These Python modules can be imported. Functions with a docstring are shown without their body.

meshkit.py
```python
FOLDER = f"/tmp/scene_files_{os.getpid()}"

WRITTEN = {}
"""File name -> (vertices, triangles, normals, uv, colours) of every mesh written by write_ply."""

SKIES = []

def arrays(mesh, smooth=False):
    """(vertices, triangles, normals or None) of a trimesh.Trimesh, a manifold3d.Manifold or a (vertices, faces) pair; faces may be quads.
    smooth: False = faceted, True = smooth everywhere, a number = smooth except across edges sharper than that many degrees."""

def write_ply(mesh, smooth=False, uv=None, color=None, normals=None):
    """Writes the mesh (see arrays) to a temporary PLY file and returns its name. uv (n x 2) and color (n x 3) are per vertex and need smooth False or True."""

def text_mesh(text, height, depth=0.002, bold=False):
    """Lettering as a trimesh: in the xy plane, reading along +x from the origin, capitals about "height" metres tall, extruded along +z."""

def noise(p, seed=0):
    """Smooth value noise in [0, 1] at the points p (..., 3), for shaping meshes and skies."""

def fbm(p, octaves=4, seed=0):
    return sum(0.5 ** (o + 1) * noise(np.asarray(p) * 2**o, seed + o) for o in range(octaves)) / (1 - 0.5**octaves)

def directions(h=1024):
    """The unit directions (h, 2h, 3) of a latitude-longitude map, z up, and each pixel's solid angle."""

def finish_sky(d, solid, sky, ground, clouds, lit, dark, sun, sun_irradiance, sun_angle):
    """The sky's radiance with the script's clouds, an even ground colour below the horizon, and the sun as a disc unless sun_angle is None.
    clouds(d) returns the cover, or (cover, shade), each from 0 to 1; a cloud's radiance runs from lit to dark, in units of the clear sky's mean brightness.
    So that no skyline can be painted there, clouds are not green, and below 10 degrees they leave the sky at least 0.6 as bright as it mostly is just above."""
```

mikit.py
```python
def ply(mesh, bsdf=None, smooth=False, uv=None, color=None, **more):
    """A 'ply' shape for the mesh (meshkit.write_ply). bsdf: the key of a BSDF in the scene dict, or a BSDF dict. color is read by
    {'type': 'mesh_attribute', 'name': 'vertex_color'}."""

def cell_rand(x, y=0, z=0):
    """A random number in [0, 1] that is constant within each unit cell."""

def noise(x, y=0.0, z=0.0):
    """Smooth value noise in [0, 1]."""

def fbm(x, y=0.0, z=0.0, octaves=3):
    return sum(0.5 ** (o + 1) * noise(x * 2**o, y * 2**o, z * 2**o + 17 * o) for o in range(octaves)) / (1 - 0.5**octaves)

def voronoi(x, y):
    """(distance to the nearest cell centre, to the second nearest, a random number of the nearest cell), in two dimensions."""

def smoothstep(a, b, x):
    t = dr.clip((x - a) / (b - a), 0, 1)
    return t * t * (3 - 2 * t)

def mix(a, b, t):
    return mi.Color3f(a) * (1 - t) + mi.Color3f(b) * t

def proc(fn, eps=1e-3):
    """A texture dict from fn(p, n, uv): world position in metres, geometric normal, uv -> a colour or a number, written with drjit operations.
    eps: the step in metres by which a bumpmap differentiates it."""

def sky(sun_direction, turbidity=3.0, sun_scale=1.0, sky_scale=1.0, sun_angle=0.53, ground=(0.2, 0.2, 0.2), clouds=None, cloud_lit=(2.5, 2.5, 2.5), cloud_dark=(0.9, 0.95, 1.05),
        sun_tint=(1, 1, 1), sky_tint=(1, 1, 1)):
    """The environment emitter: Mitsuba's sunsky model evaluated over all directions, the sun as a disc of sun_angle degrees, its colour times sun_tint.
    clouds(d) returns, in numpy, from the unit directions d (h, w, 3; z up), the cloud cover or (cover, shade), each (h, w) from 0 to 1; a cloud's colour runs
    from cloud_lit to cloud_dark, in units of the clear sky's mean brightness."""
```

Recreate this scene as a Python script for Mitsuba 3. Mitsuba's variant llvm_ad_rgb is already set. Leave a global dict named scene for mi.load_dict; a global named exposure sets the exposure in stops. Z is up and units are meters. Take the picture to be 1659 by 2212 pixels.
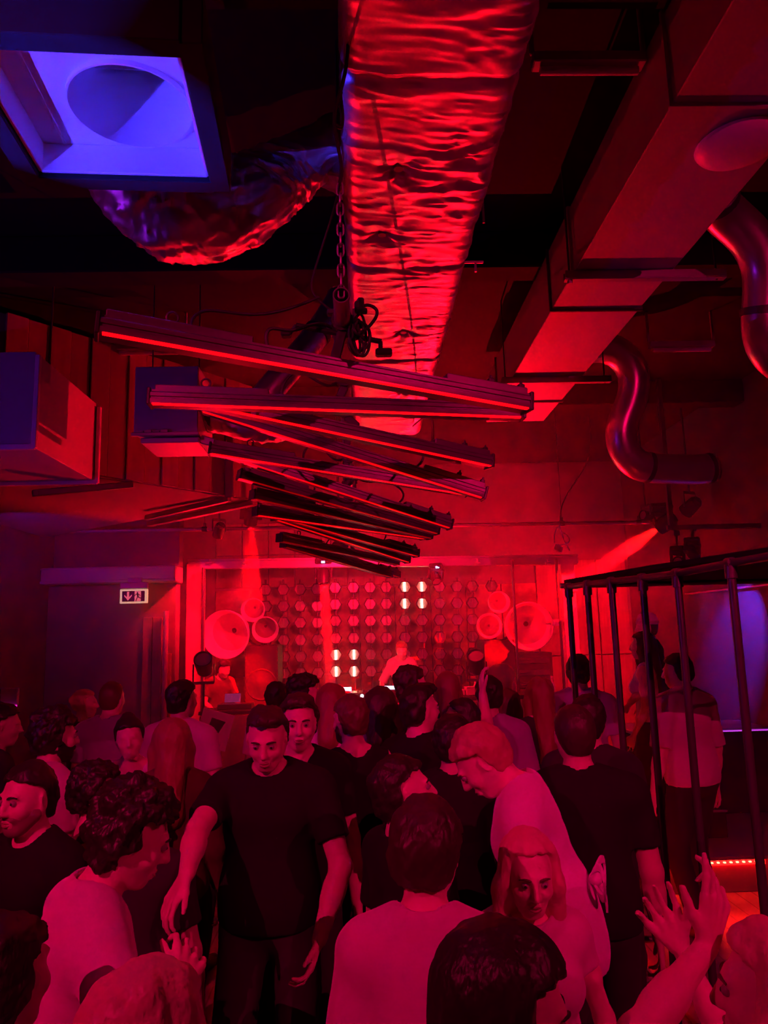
import math, random
import numpy as np, trimesh, manifold3d
import mitsuba as mi, drjit as dr, mikit, meshkit
from shapely.geometry import Polygon, Point, box as sbox
from shapely.ops import unary_union
T = mi.ScalarTransform4f
scene, labels = {}, {}
rng = np.random.default_rng(7)

# ------------------------------------------------------------------ camera
# phone held up over the crowd, portrait, tilted about nine degrees up
F, CX, CY, CAMZ = 1609.0, 829.5, 1106.0, 2.25
Yc = np.array([785 - CX, CY - 1365, F]); Yc /= np.linalg.norm(Yc)
_c = -(Yc[0] * -0.027 + Yc[1]) / Yc[2]
Zc = np.array([-0.027, 1.0, _c]); Zc /= np.linalg.norm(Zc)
Xc = np.cross(Yc, Zc) * -1.0          # camera axes: x right, y up, z forward (left-handed)
ROT = np.stack([Xc, Yc, Zc], 1)       # world -> camera
FWD, UP = ROT.T @ [0, 0, 1.0], ROT.T @ [0, 1.0, 0]
EYE = np.array([0, 0, CAMZ])
scene['camera'] = {'type': 'perspective', 'fov': math.degrees(2 * math.atan(829.5 / F)), 'fov_axis': 'x', 'near_clip': 0.05, 'far_clip': 100.0,
                   'to_world': T().look_at(origin=EYE.tolist(), target=(EYE + FWD).tolist(), up=UP.tolist())}
exposure = 4.0
LS = 2 ** -4.0                            # all lamps are dim and the exposure long

def ray(px, py):
    return ROT.T @ np.array([(px - CX) / F, (CY - py) / F, 1.0])
def at(px, py, y):                    # the point at depth y (metres into the room) seen at a pixel of the photograph
    d = ray(px, py); return EYE + d * (y / d[1])
def atz(px, py, z):                   # the point at height z
    d = ray(px, py); return EYE + d * ((z - CAMZ) / d[2])
def proj(p):
    q = ROT @ (np.asarray(p, float) - EYE); return np.array([CX + F * q[0] / q[2], CY - F * q[1] / q[2]])

# ------------------------------------------------------------------ light and haze
RED, PINK, BLUE = np.array([1.0, 0.0012, 0.012]), np.array([1.0, 0.001, 0.13]), np.array([0.045, 0.03, 1.0])
HOT = np.array([1.0, 0.008, 0.012])      # bright red lamps whose colour burns out to yellow on the white horns
HAZE, HAZE_Y = 0.042, 5.6          # the fog hangs before the stage; it starts some way in front of the viewer
scene['haze_medium'] = {'type': 'homogeneous', 'sigma_t': {'type': 'rgb', 'value': [HAZE] * 3}, 'albedo': {'type': 'rgb', 'value': [0.92] * 3}, 'phase': {'type': 'hg', 'g': 0.1}}
SPOTS = []
def spot(name, pos, target, color, power, cutoff, beam=None, weight=1.0):
    """The light of a lamp that hangs in the room; its housing is built with it."""
    pos, target = np.asarray(pos, float), np.asarray(target, float)
    up = [0, 0, 1] if abs((target - pos)[2]) < 0.95 * np.linalg.norm(target - pos) else [0, 1, 0]
    scene['light_of_' + name] = {'type': 'spot', 'to_world': T().look_at(origin=pos.tolist(), target=target.tolist(), up=up), 'intensity': {'type': 'rgb', 'value': (np.asarray(color) * power * LS).tolist()}, 'sampling_weight': float(weight),
                             'cutoff_angle': float(cutoff), 'beam_width': float(cutoff * 0.7 if beam is None else beam), **({'medium': {'type': 'ref', 'id': 'haze_medium'}} if pos[1] > HAZE_Y else {})}
def beam_of(lab, pos, target, r0, length, cutoff, density):
    """the smoke in a lamp's beam, thick enough to show it"""
    pos, target = np.asarray(pos, float), np.asarray(target, float); d = (target - pos) / np.linalg.norm(target - pos)
    n = sum(k.startswith('smoke_') for k in scene); key = 'light_beam' + (f'_{n:03d}' if n else '')
    scene[f'smoke_{n}'] = {'type': 'homogeneous', 'sigma_t': {'type': 'rgb', 'value': [.1] * 3}, 'scale': density * 10, 'albedo': {'type': 'rgb', 'value': [0.95] * 3}, 'phase': {'type': 'hg', 'g': 0.0}}
    m = xf(lathe([(0, 0), (r0, 0), (r0 + length * math.tan(math.radians(cutoff)), length), (0, length)], 32), frame_to(d), pos)
    scene[key] = {**mikit.ply(m, smooth=False), 'bsdf': {'type': 'null'}, 'interior': {'type': 'ref', 'id': f'smoke_{n}'}, 'exterior': {'type': 'ref', 'id': 'haze_medium'}}
    labels[key] = {'kind': 'stuff', 'label': lab, 'category': 'light beam'}
def glow(color, power, weight=0.0):
    weight = weight if weight > .11 else 0.0
    return {'type': 'area', 'radiance': {'type': 'rgb', 'value': (np.asarray(color) * power * LS).tolist()}, 'sampling_weight': float(weight)}

# ------------------------------------------------------------------ materials
def mat(name, rgb, rough=0.6, metallic=0.0, spec=0.5, bump=None, scale=1.0, color=None, **more):
    b = {'type': 'principled', 'base_color': mikit.proc(color) if color else {'type': 'rgb', 'value': list(rgb)}, 'roughness': rough, 'metallic': metallic, 'specular': spec, **more}
    if bump: b = {'type': 'bumpmap', 'arbitrary': mikit.proc(bump, 2e-3), 'scale': scale, 'bsdf': b}
    scene[name] = {'type': 'twosided', 'bsdf': b}
    return name
nz, fb, sst, mx = mikit.noise, mikit.fbm, mikit.smoothstep, mikit.mix
# ------------------------------------------------------------------ mesh tools
def M(v, f): return trimesh.Trimesh(np.asarray(v, float), np.asarray(f, int), process=False)
def cat(ms): return trimesh.util.concatenate(ms)
def rotm(a, axis):
    return trimesh.transformations.rotation_matrix(a, axis)[:3, :3]
def xf(m, R=None, t=None):
    v = np.array(m.vertices)
    if R is not None: v = v @ np.asarray(R).T
    if t is not None: v = v + np.asarray(t)
    return M(v, m.faces)
def frame_to(d, up=(0, 0, 1)):
    """rotation whose z axis lies along d"""
    d = np.asarray(d, float) / np.linalg.norm(d)
    x = np.cross(up, d)
    if np.linalg.norm(x) < 1e-3: x = np.cross((0, 1, 0), d)
    x /= np.linalg.norm(x)
    return np.stack([x, np.cross(d, x), d], 1)
def cbox(size, c=(0, 0, 0), R=None, ch=0.006):
    """chamfered box"""
    h = np.asarray(size, float) / 2; ch = min(ch, 0.45 * h.min()); pts = []
    for s in np.ndindex(2, 2, 2):
        s = np.array(s) * 2 - 1
        for k in range(3):
            q = h - ch; q[k] = h[k]; pts.append(s * q)
    m = trimesh.convex.convex_hull(np.array(pts))
    return xf(m, R, c)
def bar(a, b, w, h, ch=0.005, up=(0, 0, 1)):
    a, b = np.asarray(a, float), np.asarray(b, float)
    return cbox((w, h, np.linalg.norm(b - a)), (a + b) / 2, frame_to(b - a, up), ch)
def resample(p, n):
    """smooth curve through the points"""
    p = np.asarray(p, float); from scipy.interpolate import CubicSpline
    t = np.r_[0, np.cumsum(np.linalg.norm(np.diff(p, axis=0), axis=1))]
    return CubicSpline(t, p)(np.linspace(0, t[-1], n))
def tube(p, r, n=10, caps=True):
    p = np.asarray(p, float); r = np.broadcast_to(np.asarray(r, float), len(p))
    t = np.gradient(p, axis=0); t /= np.linalg.norm(t, axis=1, keepdims=True)
    x = np.cross(t[0], [0.13, 0.21, 0.97]); x /= np.linalg.norm(x); rings = []
    a = np.arange(n) * 2 * np.pi / n
    for k in range(len(p)):
        x = x - t[k] * (x @ t[k]); x /= np.linalg.norm(x); y = np.cross(t[k], x)
        rings.append(p[k] + r[k] * (np.cos(a)[:, None] * x + np.sin(a)[:, None] * y))
    v = np.vstack(rings); f = []
    for k in range(len(p) - 1):
        i = np.arange(n) + k * n; j = (np.arange(n) + 1) % n + k * n
        f += [np.stack([i, j, j + n], 1), np.stack([i, j + n, i + n], 1)]
    f = np.vstack(f)
    if caps:
        e = (len(p) - 1) * n; i = np.arange(n); j = (i + 1) % n
        v = np.vstack([v, p[0], p[-1]])
        f = np.vstack([f, np.stack([j, i, i * 0 + len(v) - 2], 1), np.stack([i + e, j + e, i * 0 + len(v) - 1], 1)])
    return M(v, f)
def rod(a, b, r, n=14): return tube([a, b], r, n)
def pipe(a, b, r, wall=0.004, n=20):
    """open tube with wall thickness"""
    a, b = np.asarray(a, float), np.asarray(b, float); L = np.linalg.norm(b - a)
    return xf(lathe([(r - wall, 0), (r, 0), (r, L), (r - wall, L), (r - wall, 0)], n), frame_to(b - a), a)
def lathe(prof, n=24):
    """profile (radius, z) about z"""
    prof = np.asarray(prof, float); a = np.arange(n) * 2 * np.pi / n
    v = np.concatenate([np.stack([r * np.cos(a), r * np.sin(a), a * 0 + z], 1) for r, z in prof]); f = []
    for k in range(len(prof) - 1):
        i = np.arange(n) + k * n; j = (np.arange(n) + 1) % n + k * n
        f += [np.stack([i, j, j + n], 1), np.stack([i, j + n, i + n], 1)]
    m = M(v, np.vstack(f)); m.merge_vertices(); m.update_faces(m.nondegenerate_faces()); return m
def prism(poly, z0, z1):
    """plan outline [(x, y)...] or shapely polygon, from z0 to z1"""
    g = poly if hasattr(poly, 'geom_type') else Polygon(poly)
    m = trimesh.creation.extrude_polygon(g, z1 - z0, engine='earcut'); m.apply_translation([0, 0, z0]); return m
def slab(fn, nu, nv):
    """a grid surface from fn(u, v) -> points"""
    u, v = np.meshgrid(np.linspace(0, 1, nu), np.linspace(0, 1, nv), indexing='ij'); p = fn(u, v).reshape(-1, 3)
    i = (np.arange(nu - 1)[:, None] * nv + np.arange(nv - 1)).ravel()
    return M(p, np.vstack([np.stack([i, i + nv, i + nv + 1], 1), np.stack([i, i + nv + 1, i + 1], 1)]))

def numbered(k):
    if k not in labels and k not in scene and not any(q.startswith(k + '__') for q in scene): return k
    n = 1
    while f'{k}_{n:03d}' in labels or f'{k}_{n:03d}' in scene or any(q.startswith(f'{k}_{n:03d}__') for q in scene): n += 1
    return f'{k}_{n:03d}'
def thing(name, label, cat, group=None):
    key = numbered(name); labels[key] = {'label': label, 'category': cat}
    if group: labels[key]['group'] = group
    return key
USED = {}
def part(parent, name, mesh, m, smooth=30, label=None, kind=None, **more):
    """a part (or the whole of a thing, when name is None)"""
    if name is None: key = parent
    else:
        base = parent + '__' + name; n = USED.get(base, -1) + 1; USED[base] = n
        key = base if n == 0 else f'{base}_{n:03d}'
    scene[key] = mikit.ply(mesh, m, smooth=smooth, **more) if not isinstance(mesh, dict) else {**mesh, **more}
    if label or kind: labels[key] = {**({'label': label} if label else {}), **({'kind': kind} if kind else {})}
    return key
def struct(name, mesh, m, smooth=False, label=None):
    scene[name] = mikit.ply(mesh, m, smooth=smooth); labels[name] = {'kind': 'structure', **({'label': label} if label else {})}
    return name
def placed(p, R=None, t=(0, 0, 0), s=1.0):
    """a ply dict put somewhere else"""
    m = np.eye(4); m[:3, :3] = (np.eye(3) if R is None else np.asarray(R)) * s; m[:3, 3] = t
    return {**p, 'to_world': T(m.tolist())}
# ------------------------------------------------------------------ materials of the room
mat('m_floor', 0, 0.28, spec=0.6, color=lambda p, n, uv: mx((.16, .15, .15), (.30, .27, .26), fb(p.x * 9, p.y * .8, 0)) * (0.6 + 0.4 * sst(.02, .06, dr.abs(p.x / .14 - dr.floor(p.x / .14) - .5) * -1 + .5)), bump=lambda p, n, uv: fb(p.x * 30, p.y * 2, 0), scale=.002)
mat('m_black', (.022, .021, .024), .85, spec=.2)
mat('m_wall', 0, .75, spec=.25, color=lambda p, n, uv: mx((.16, .15, .16), (.24, .23, .24), fb(p.x * 2.2, p.y * 2.2, p.z * 2.2)))
mat('m_darkwall', 0, .7, spec=.3, color=lambda p, n, uv: mx((.07, .065, .075), (.12, .11, .12), fb(p.x * 2.2, p.y * 2.2, p.z * 2.2)))
mat('m_board', 0, .6, spec=.35, color=lambda p, n, uv: mx((.22, .17, .13), (.42, .33, .26), fb(p.x * 6, p.y * 3, p.z * 1.3)) * (.75 + .25 * fb(p.x * 40, p.y * 30, p.z * 3)))
mat('m_board_dark', 0, .6, spec=.35, color=lambda p, n, uv: mx((.15, .12, .10), (.28, .22, .18), fb(p.x * 5, p.y * 3, p.z * 1.3)))
mat('m_rust', 0, .7, spec=.3, color=lambda p, n, uv: mx((.20, .13, .09), (.42, .30, .20), sst(.35, .65, fb(p.x * 3, p.y, p.z * 3))) * (.7 + .3 * fb(p.x * 25, p.y * 5, p.z * 25)))
mat('m_redpaint', (.55, .42, .42), .45)
mat('m_steel', (.42, .42, .44), .42, .85)
mat('m_darksteel', (.10, .10, .11), .4, .6)
mat('m_galv', 0, .38, .7, color=lambda p, n, uv: mx((.42, .42, .45), (.62, .62, .66), fb(p.x * 7, p.y * 7, p.z * 7)))
mat('m_sheet', (.50, .47, .50), .55, .25)
mat('m_hood', (.72, .70, .74), .5, .15)
mat('m_foil', (.80, .74, .70), .40, .9)
mat('m_flex', (.70, .68, .70), .30, .9)
mat('m_white', (.78, .78, .80), .4)
mat('m_rubber', (.03, .03, .032), .5)
mat('m_plastic', (.035, .035, .04), .35)
mat('m_alu', 0, .40, .55, color=lambda p, n, uv: mi.Color3f(.17, .16, .17) * (.8 + .3 * nz(p.x * 14, p.y * 14, p.z * 60)))
mat('m_lens_off', (.25, .22, .22), .25)

# ------------------------------------------------------------------ the shell of the room
X0, X1, Y0, Y1, ZC = -3.9, 4.25, -1.6, 11.8, 4.9
struct('floor', cbox((X1 - X0 + .4, Y1 - Y0 + .4, .2), ((X0 + X1) / 2, (Y0 + Y1) / 2, -.1)), 'm_floor', label='dark wet-looking boards of the dance floor')
struct('trim_10', cat([cbox((5.42, 10.95, .10), (X0 + 2.71, 3.845, .05), ch=.004)]), 'm_floor', label='raised deck of the dance floor')
struct('ceiling', cbox((X1 - X0 + .4, Y1 - Y0 + .4, .2), ((X0 + X1) / 2, (Y0 + Y1) / 2, ZC + .1)), 'm_black')
struct('wall_left', cbox((.2, Y1 - Y0, ZC + .2), (X0 - .1, (Y0 + Y1) / 2, ZC / 2)), 'm_darkwall')
struct('wall_right', cbox((.2, Y1 - Y0, ZC + .2), (X1 + .1, (Y0 + Y1) / 2, ZC / 2)), 'm_darkwall')
struct('wall_back', cbox((X1 - X0 + .4, .2, ZC + .2), ((X0 + X1) / 2, Y1 + .1, ZC / 2)), 'm_wall')
struct('wall_front', cbox((X1 - X0 + .4, .2, ZC + .2), ((X0 + X1) / 2, Y0 - .1, ZC / 2)), 'm_darkwall')
# wall beside the stage that carries the exit sign, with a box beam along its top
struct('wall_side', cat([cbox((1.58, .2, 2.98), (X0 + .79, 9.5, 1.49)), cbox((1.58, .2, ZC - 3.12), (X0 + .79, 9.62, (ZC + 3.12) / 2))]), 'm_wall')
struct('trim_1', cat([cbox((1.62, .42, .2), (X0 + .81, 9.36, 3.02), ch=.012), cbox((1.64, .02, .03), (X0 + .81, 9.15, 2.94)), cbox((1.64, .02, .02), (X0 + .81, 9.15, 3.10))]), 'm_sheet')
for k in range(3):      # panelling beside the red stage column
    scene[f'wall_side__panel' + (f'_{k:03d}' if k else '')] = mikit.ply(cbox((.115, .03, 2.5 if k else 2.05), (-2.42 - .12 * k, 9.385, 1.25 if k else 1.03)), 'm_board', smooth=False)
# boards of the wall behind the stage: each a slab with a recessed joint
bp, n = {}, 0
for (xa, xb, za, zb, mm, cols, rows) in ((-2.3, 2.75, .3, 2.95, 'm_rust', 9, 2), (-2.3, .6, 2.97, 4.0, 'm_board', 7, 2), (2.75, 4.2, .3, 3.3, 'm_board', 3, 2)):
    for i in range(cols):
        for j in range(rows):
            w, h = (xb - xa) / cols, (zb - za) / rows
            ck = (round(w, 3), round(h, 3), mm)
            if ck not in bp: bp[ck] = mikit.ply(cbox((w - .014, .035, h - .014), ch=.006), mm)
            scene['wall_back__panel' + (f'_{n:03d}' if n else '')] = placed(bp[ck], t=(xa + (i + .5) * w, 11.775 + .012 * rng.random() - .008 * ((i + j) % 2), za + (j + .5) * h)); n += 1

# ------------------------------------------------------------------ stage
struct('trim_2', cat([cbox((5.3, 2.5, .44), (.2, 10.56, .22), ch=.01)]), 'm_darkwall', label='low black stage riser')
struct('trim_3', cbox((.21, .2, 3.2), (-2.21, 10.0, 1.6), ch=.008), 'm_redpaint', label='red-lit square column at the left edge of the stage')
struct('trim_4', cat([cbox((.19, .2, 3.16), (2.75, 10.0, 1.58), ch=.008), cbox((.12, .06, .03), (2.8, 9.89, 2.72))]), 'm_redpaint', label='red-lit square column at the right edge of the stage')
t = thing('stage_beam', 'long steel beam across the top of the stage front between the two red columns', 'beam')
part(t, 'beam', cat([bar((-2.3, 9.95, 3.19), (2.9, 9.95, 3.13), .1, .12), bar((-2.3, 9.89, 3.245), (2.9, 9.89, 3.185), .015, .03)]), 'm_steel')
for px in (530, 452, 1032, 1184):
    p = at(px, 1216, 9.86); part(t, 'bracket', cat([cbox((.08, .05, .03), p), rod(p - [0, 0, .03], p + [0, 0, .05], .012)]), 'm_steel')
# upright poles at the sides of the stage
for px, lab in ((441, 'thin upright pole beside the left red column'), (1106, 'thin upright pole behind the small right horn'), (1201, 'thin upright pole carrying the large right horn')):
    t = thing('upright_pole', lab, 'pole'); x = at(px, 1230, 9.88)[0]
    part(t, 'shaft', rod((x, 9.84, .44), (x, 9.84, 3.14), .018), 'm_darksteel'); part(t, 'foot', lathe([(0, 0), (.08, 0), (.08, .012), (.025, .03), (0, .03)], 18).apply_translation([x, 9.84, .44]), 'm_darksteel')
# lighting pipe in front of the stage
t = thing('lighting_pipe', 'horizontal scaffold pipe under the ceiling in front of the stage', 'pipe')
PA, PB = at(150, 1148, 9.0), at(1402, 1128, 9.0)
part(t, 'shaft', rod(PA, PB, .024), 'm_steel')
for px in (437, 760, 1210, 1378):
    q = PA + (PB - PA) * (px - 150) / 1252; part(t, 'clamp', cat([pipe(q - [.03, 0, 0], q + [.03, 0, 0], .034, .011), cbox((.03, .03, .06), q + [0, 0, .05])]), 'm_darksteel')
for px in (437, 1210):
    q = PA + (PB - PA) * (px - 150) / 1252; part(t, 'hanging_rod', rod(q + [0, 0, .06], [q[0], q[1], ZC], .006, 8), 'm_darksteel')

# ------------------------------------------------------------------ soffit of upright planks on the left, with its lit underside
A, B, C = np.array([-2.6, 5.15]), np.array([-1.03, 6.93]), np.array([-2.15, 7.8])
struct('trim_5', prism([A + [.02, .0], B + [-.0, .03], C, (X0, 9.2), (X0, 5.15)], 3.5, 4.6), 'm_wall', label='hanging soffit faced with upright planks')
u = (B - A) / np.linalg.norm(B - A); nrm = np.array([u[1], -u[0]]); W = .165; n = 0
R = np.array([[u[0], nrm[0], 0], [u[1], nrm[1], 0], [0, 0, 1.0]])
pl = [mikit.ply(cbox((W - .006, .03, 1.1), ch=.004), m) for m in ('m_board', 'm_board_dark')]
for i in range(int(np.linalg.norm(B - A) / W)):
    q = B - u * (W * (i + .5)) + nrm * (.008 + .012 * (i % 2))
    scene['trim_5__plank' + (f'_{n:03d}' if n else '')] = placed(pl[(i * 5 % 7) % 2], R, (q[0], q[1], 4.06)); n += 1
t = thing('soffit_frame', 'dark steel angle frame hanging at the corner of the plank soffit', 'frame')
b3 = lambda v, z: np.array([v[0], v[1], z])
q = B - u * .30 + nrm * .06
part(t, 'post', cat([bar(b3(q, 3.48), b3(q, 4.5), .075, .05)]), 'm_darksteel')
q2 = B + nrm * .06 - u * .03; part(t, 'post', bar(b3(q2, 3.5), b3(q2, 4.5), .022, .022), 'm_darksteel')
part(t, 'rail', bar(b3(B + nrm * .06, 3.47), b3(C + [-.1, .1], 3.44), .07, .05), 'm_darksteel'); part(t, 'rail', bar(b3(q, 3.47), b3(C + [0, -.35], 3.44), .05, .05), 'm_darksteel')

# ------------------------------------------------------------------ big rectangular duct at the left
t = thing('rectangular_duct', 'big dark sheet-metal duct box hanging under the ceiling at the left', 'duct')
part(t, 'shell', cbox((1.85, 1.10, .62), (-2.06 - .925, 5.16, 3.46 + .31), ch=.004), 'm_sheet')
for y in (4.60, 5.71):
    part(t, 'flange', cat([bar((X0 + .05, y, 3.45), (-2.03, y, 3.45), .03, .035, .004), bar((-2.035, y, 3.44), (-2.035, y, 4.05), .03, .035, .004)]), 'm_white')
for x in (-2.2, -3.3):
    part(t, 'hanging_rod', rod((x, 5.16, 4.07), (x, 5.16, ZC), .006, 8), 'm_darksteel')
t = thing('duct_bracket', 'dark support channel under the planks beside the big duct box', 'bracket')
part(t, 'channel', bar(at(70, 1066, 5.6), at(287, 1047, 6.0), .05, .05), 'm_darksteel')
part(t, 'hanging_rod', rod(at(282, 1046, 6.0), np.append(at(282, 1046, 6.0)[:2], ZC), .006, 8), 'm_darksteel')

# ------------------------------------------------------------------ air unit in front of the planks
t = thing('air_unit', 'square sheet-metal air unit with a bright lower flange hanging before the planks', 'air unit')
a, b = at(288, 940, 5.0), at(427, 940, 5.0)
part(t, 'body', cbox((b[0] - a[0], .5, .48), ((a[0] + b[0]) / 2, 5.25, a[2] + .25)), 'm_sheet')
part(t, 'flange', cat([cbox((b[0] - a[0] + .02, .03, .024), ((a[0] + b[0]) / 2, 4.99, a[2]), ch=.003)] + [cbox((.05, .015, .012 + .01 * (k % 2)), (a[0] + .05 + k * .055, 4.978, a[2] + .018), ch=.002) for k in range(4)]), 'm_galv')
part(t, 'drip_tray', cbox((.40, .42, .04), ((a[0] + b[0]) / 2 + .02, 5.24, a[2] - .03)), 'm_sheet')
part(t, 'outlet', cbox((.10, .34, .06), (b[0] + .05, 5.24, a[2] - .03), rotm(.3, [0, 1, 0])), 'm_galv')
for x in (a[0] + .05, b[0] - .05): part(t, 'hanging_rod', rod((x, 5.25, a[2] + .48), (x, 5.25, ZC), .005, 8), 'm_darksteel')
# ------------------------------------------------------------------ ducts under the ceiling
def wrinkles(p, seed, amp):
    q = np.asarray(p); s = 0
    ridge = lambda v: 1 - np.abs(2 * v - 1)
    w = meshkit.fbm(q * [3, 3, 3], 2, seed + 9) - .5
    s += .55 * ridge(meshkit.fbm(q * [2.6, 9.5, 3] + w[:, None] * 3.0, 3, seed)) ** 5
    s += .35 * ridge(meshkit.fbm(q * [7, 24, 8] + w[:, None] * 4.0, 2, seed + 3)) ** 3
    s += .25 * ridge(meshkit.fbm(q * [17, 11, 14] + w[:, None] * 5.0, 2, seed + 5)) ** 3
    return amp * (s - .35)
t = thing('foil_duct', 'long rectangular duct wrapped in crumpled silver foil under the middle of the ceiling', 'duct')
FX0, FX1, FZ, FH = -.035, .535, 3.95, .46
def foil(u, v):
    y = -1.2 + 7.52 * u
    a = v * 2 * np.pi + np.pi / 4; n = 9.0
    c, s = np.cos(a), np.sin(a); r = (np.abs(c) ** n + np.abs(s) ** n) ** (-1 / n)
    return np.stack([(FX0 + FX1) / 2 + (FX1 - FX0) / 2 * r * c, y, FZ + FH / 2 + FH / 2 * r * s], -1)
m = slab(foil, 900, 110); v = np.array(m.vertices); nn = np.array(m.vertex_normals)
if (nn[:, 2] * (v[:, 2] - FZ - FH / 2)).sum() < 0: nn = -nn; m = M(v, m.faces[:, ::-1])
pins = np.array([[.17, 2.55], [.12, 3.02], [.27, 4.1], [.33, 5.2], [.08, 4.7], [.2, 1.6]])
d = wrinkles(v, 3, .0135) * (.25 + 1.5 * np.clip(meshkit.fbm(v * [2.4, 1.9, 2.4], 2, 21) * 1.6 - .3, 0, 1))
bay = np.abs(((v[:, 1] + .35) / 1.22) % 1 - .5); d -= .014 * np.exp(-((.5 - bay) / .02) ** 2)
for q in pins:                                  # pins that hold the insulation pull it in
    rr = np.hypot(v[:, 0] - q[0], (v[:, 1] - q[1]) * 1.2); ang = np.arctan2(v[:, 1] - q[1], v[:, 0] - q[0])
    d -= (.03 * np.exp(-(rr / .05) ** 2) + .007 * np.exp(-rr / .13) * np.cos(7 * ang)) * (v[:, 2] < FZ + .1)
d += .012 * (meshkit.noise(v * [1.5, 1.1, 1.5], 4) - .5)
part(t, 'insulation', M(v + nn * d[:, None], m.faces), 'm_foil', smooth=True)
part(t, 'end_cap', cbox((FX1 - FX0 - .03, .02, FH - .03), ((FX0 + FX1) / 2, 6.30, FZ + FH / 2)), 'm_foil')
for k, (x, y) in enumerate(pins): part(t, 'pin', lathe([(0, 0), (.018, 0), (.018, .003), (0, .004)], 12).apply_translation([x, y, FZ - .004 + .012]), 'm_darksteel')
part(t, 'tape', cbox((FX1 - FX0 + .02, .07, .004), ((FX0 + FX1) / 2, 5.62, FZ - .018), ch=.001), 'm_flex', label='bright tape band round the foil')
for y in (.4, 3.0, 5.8):
    for x in (FX0 - .03, FX1 + .03): part(t, 'hanging_rod', rod((x, y, FZ + .05), (x, y, ZC), .006, 8), 'm_darksteel')
q = at(1019, 608, 4.0 if False else 3.35); part(t, 'hook', cat([bar([.52, q[1], 4.0], [.62, q[1], 4.0], .012, .012), rod([.58, q[1], 4.0], [.58, q[1], 3.95], .006, 8)]), 'm_galv')

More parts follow.
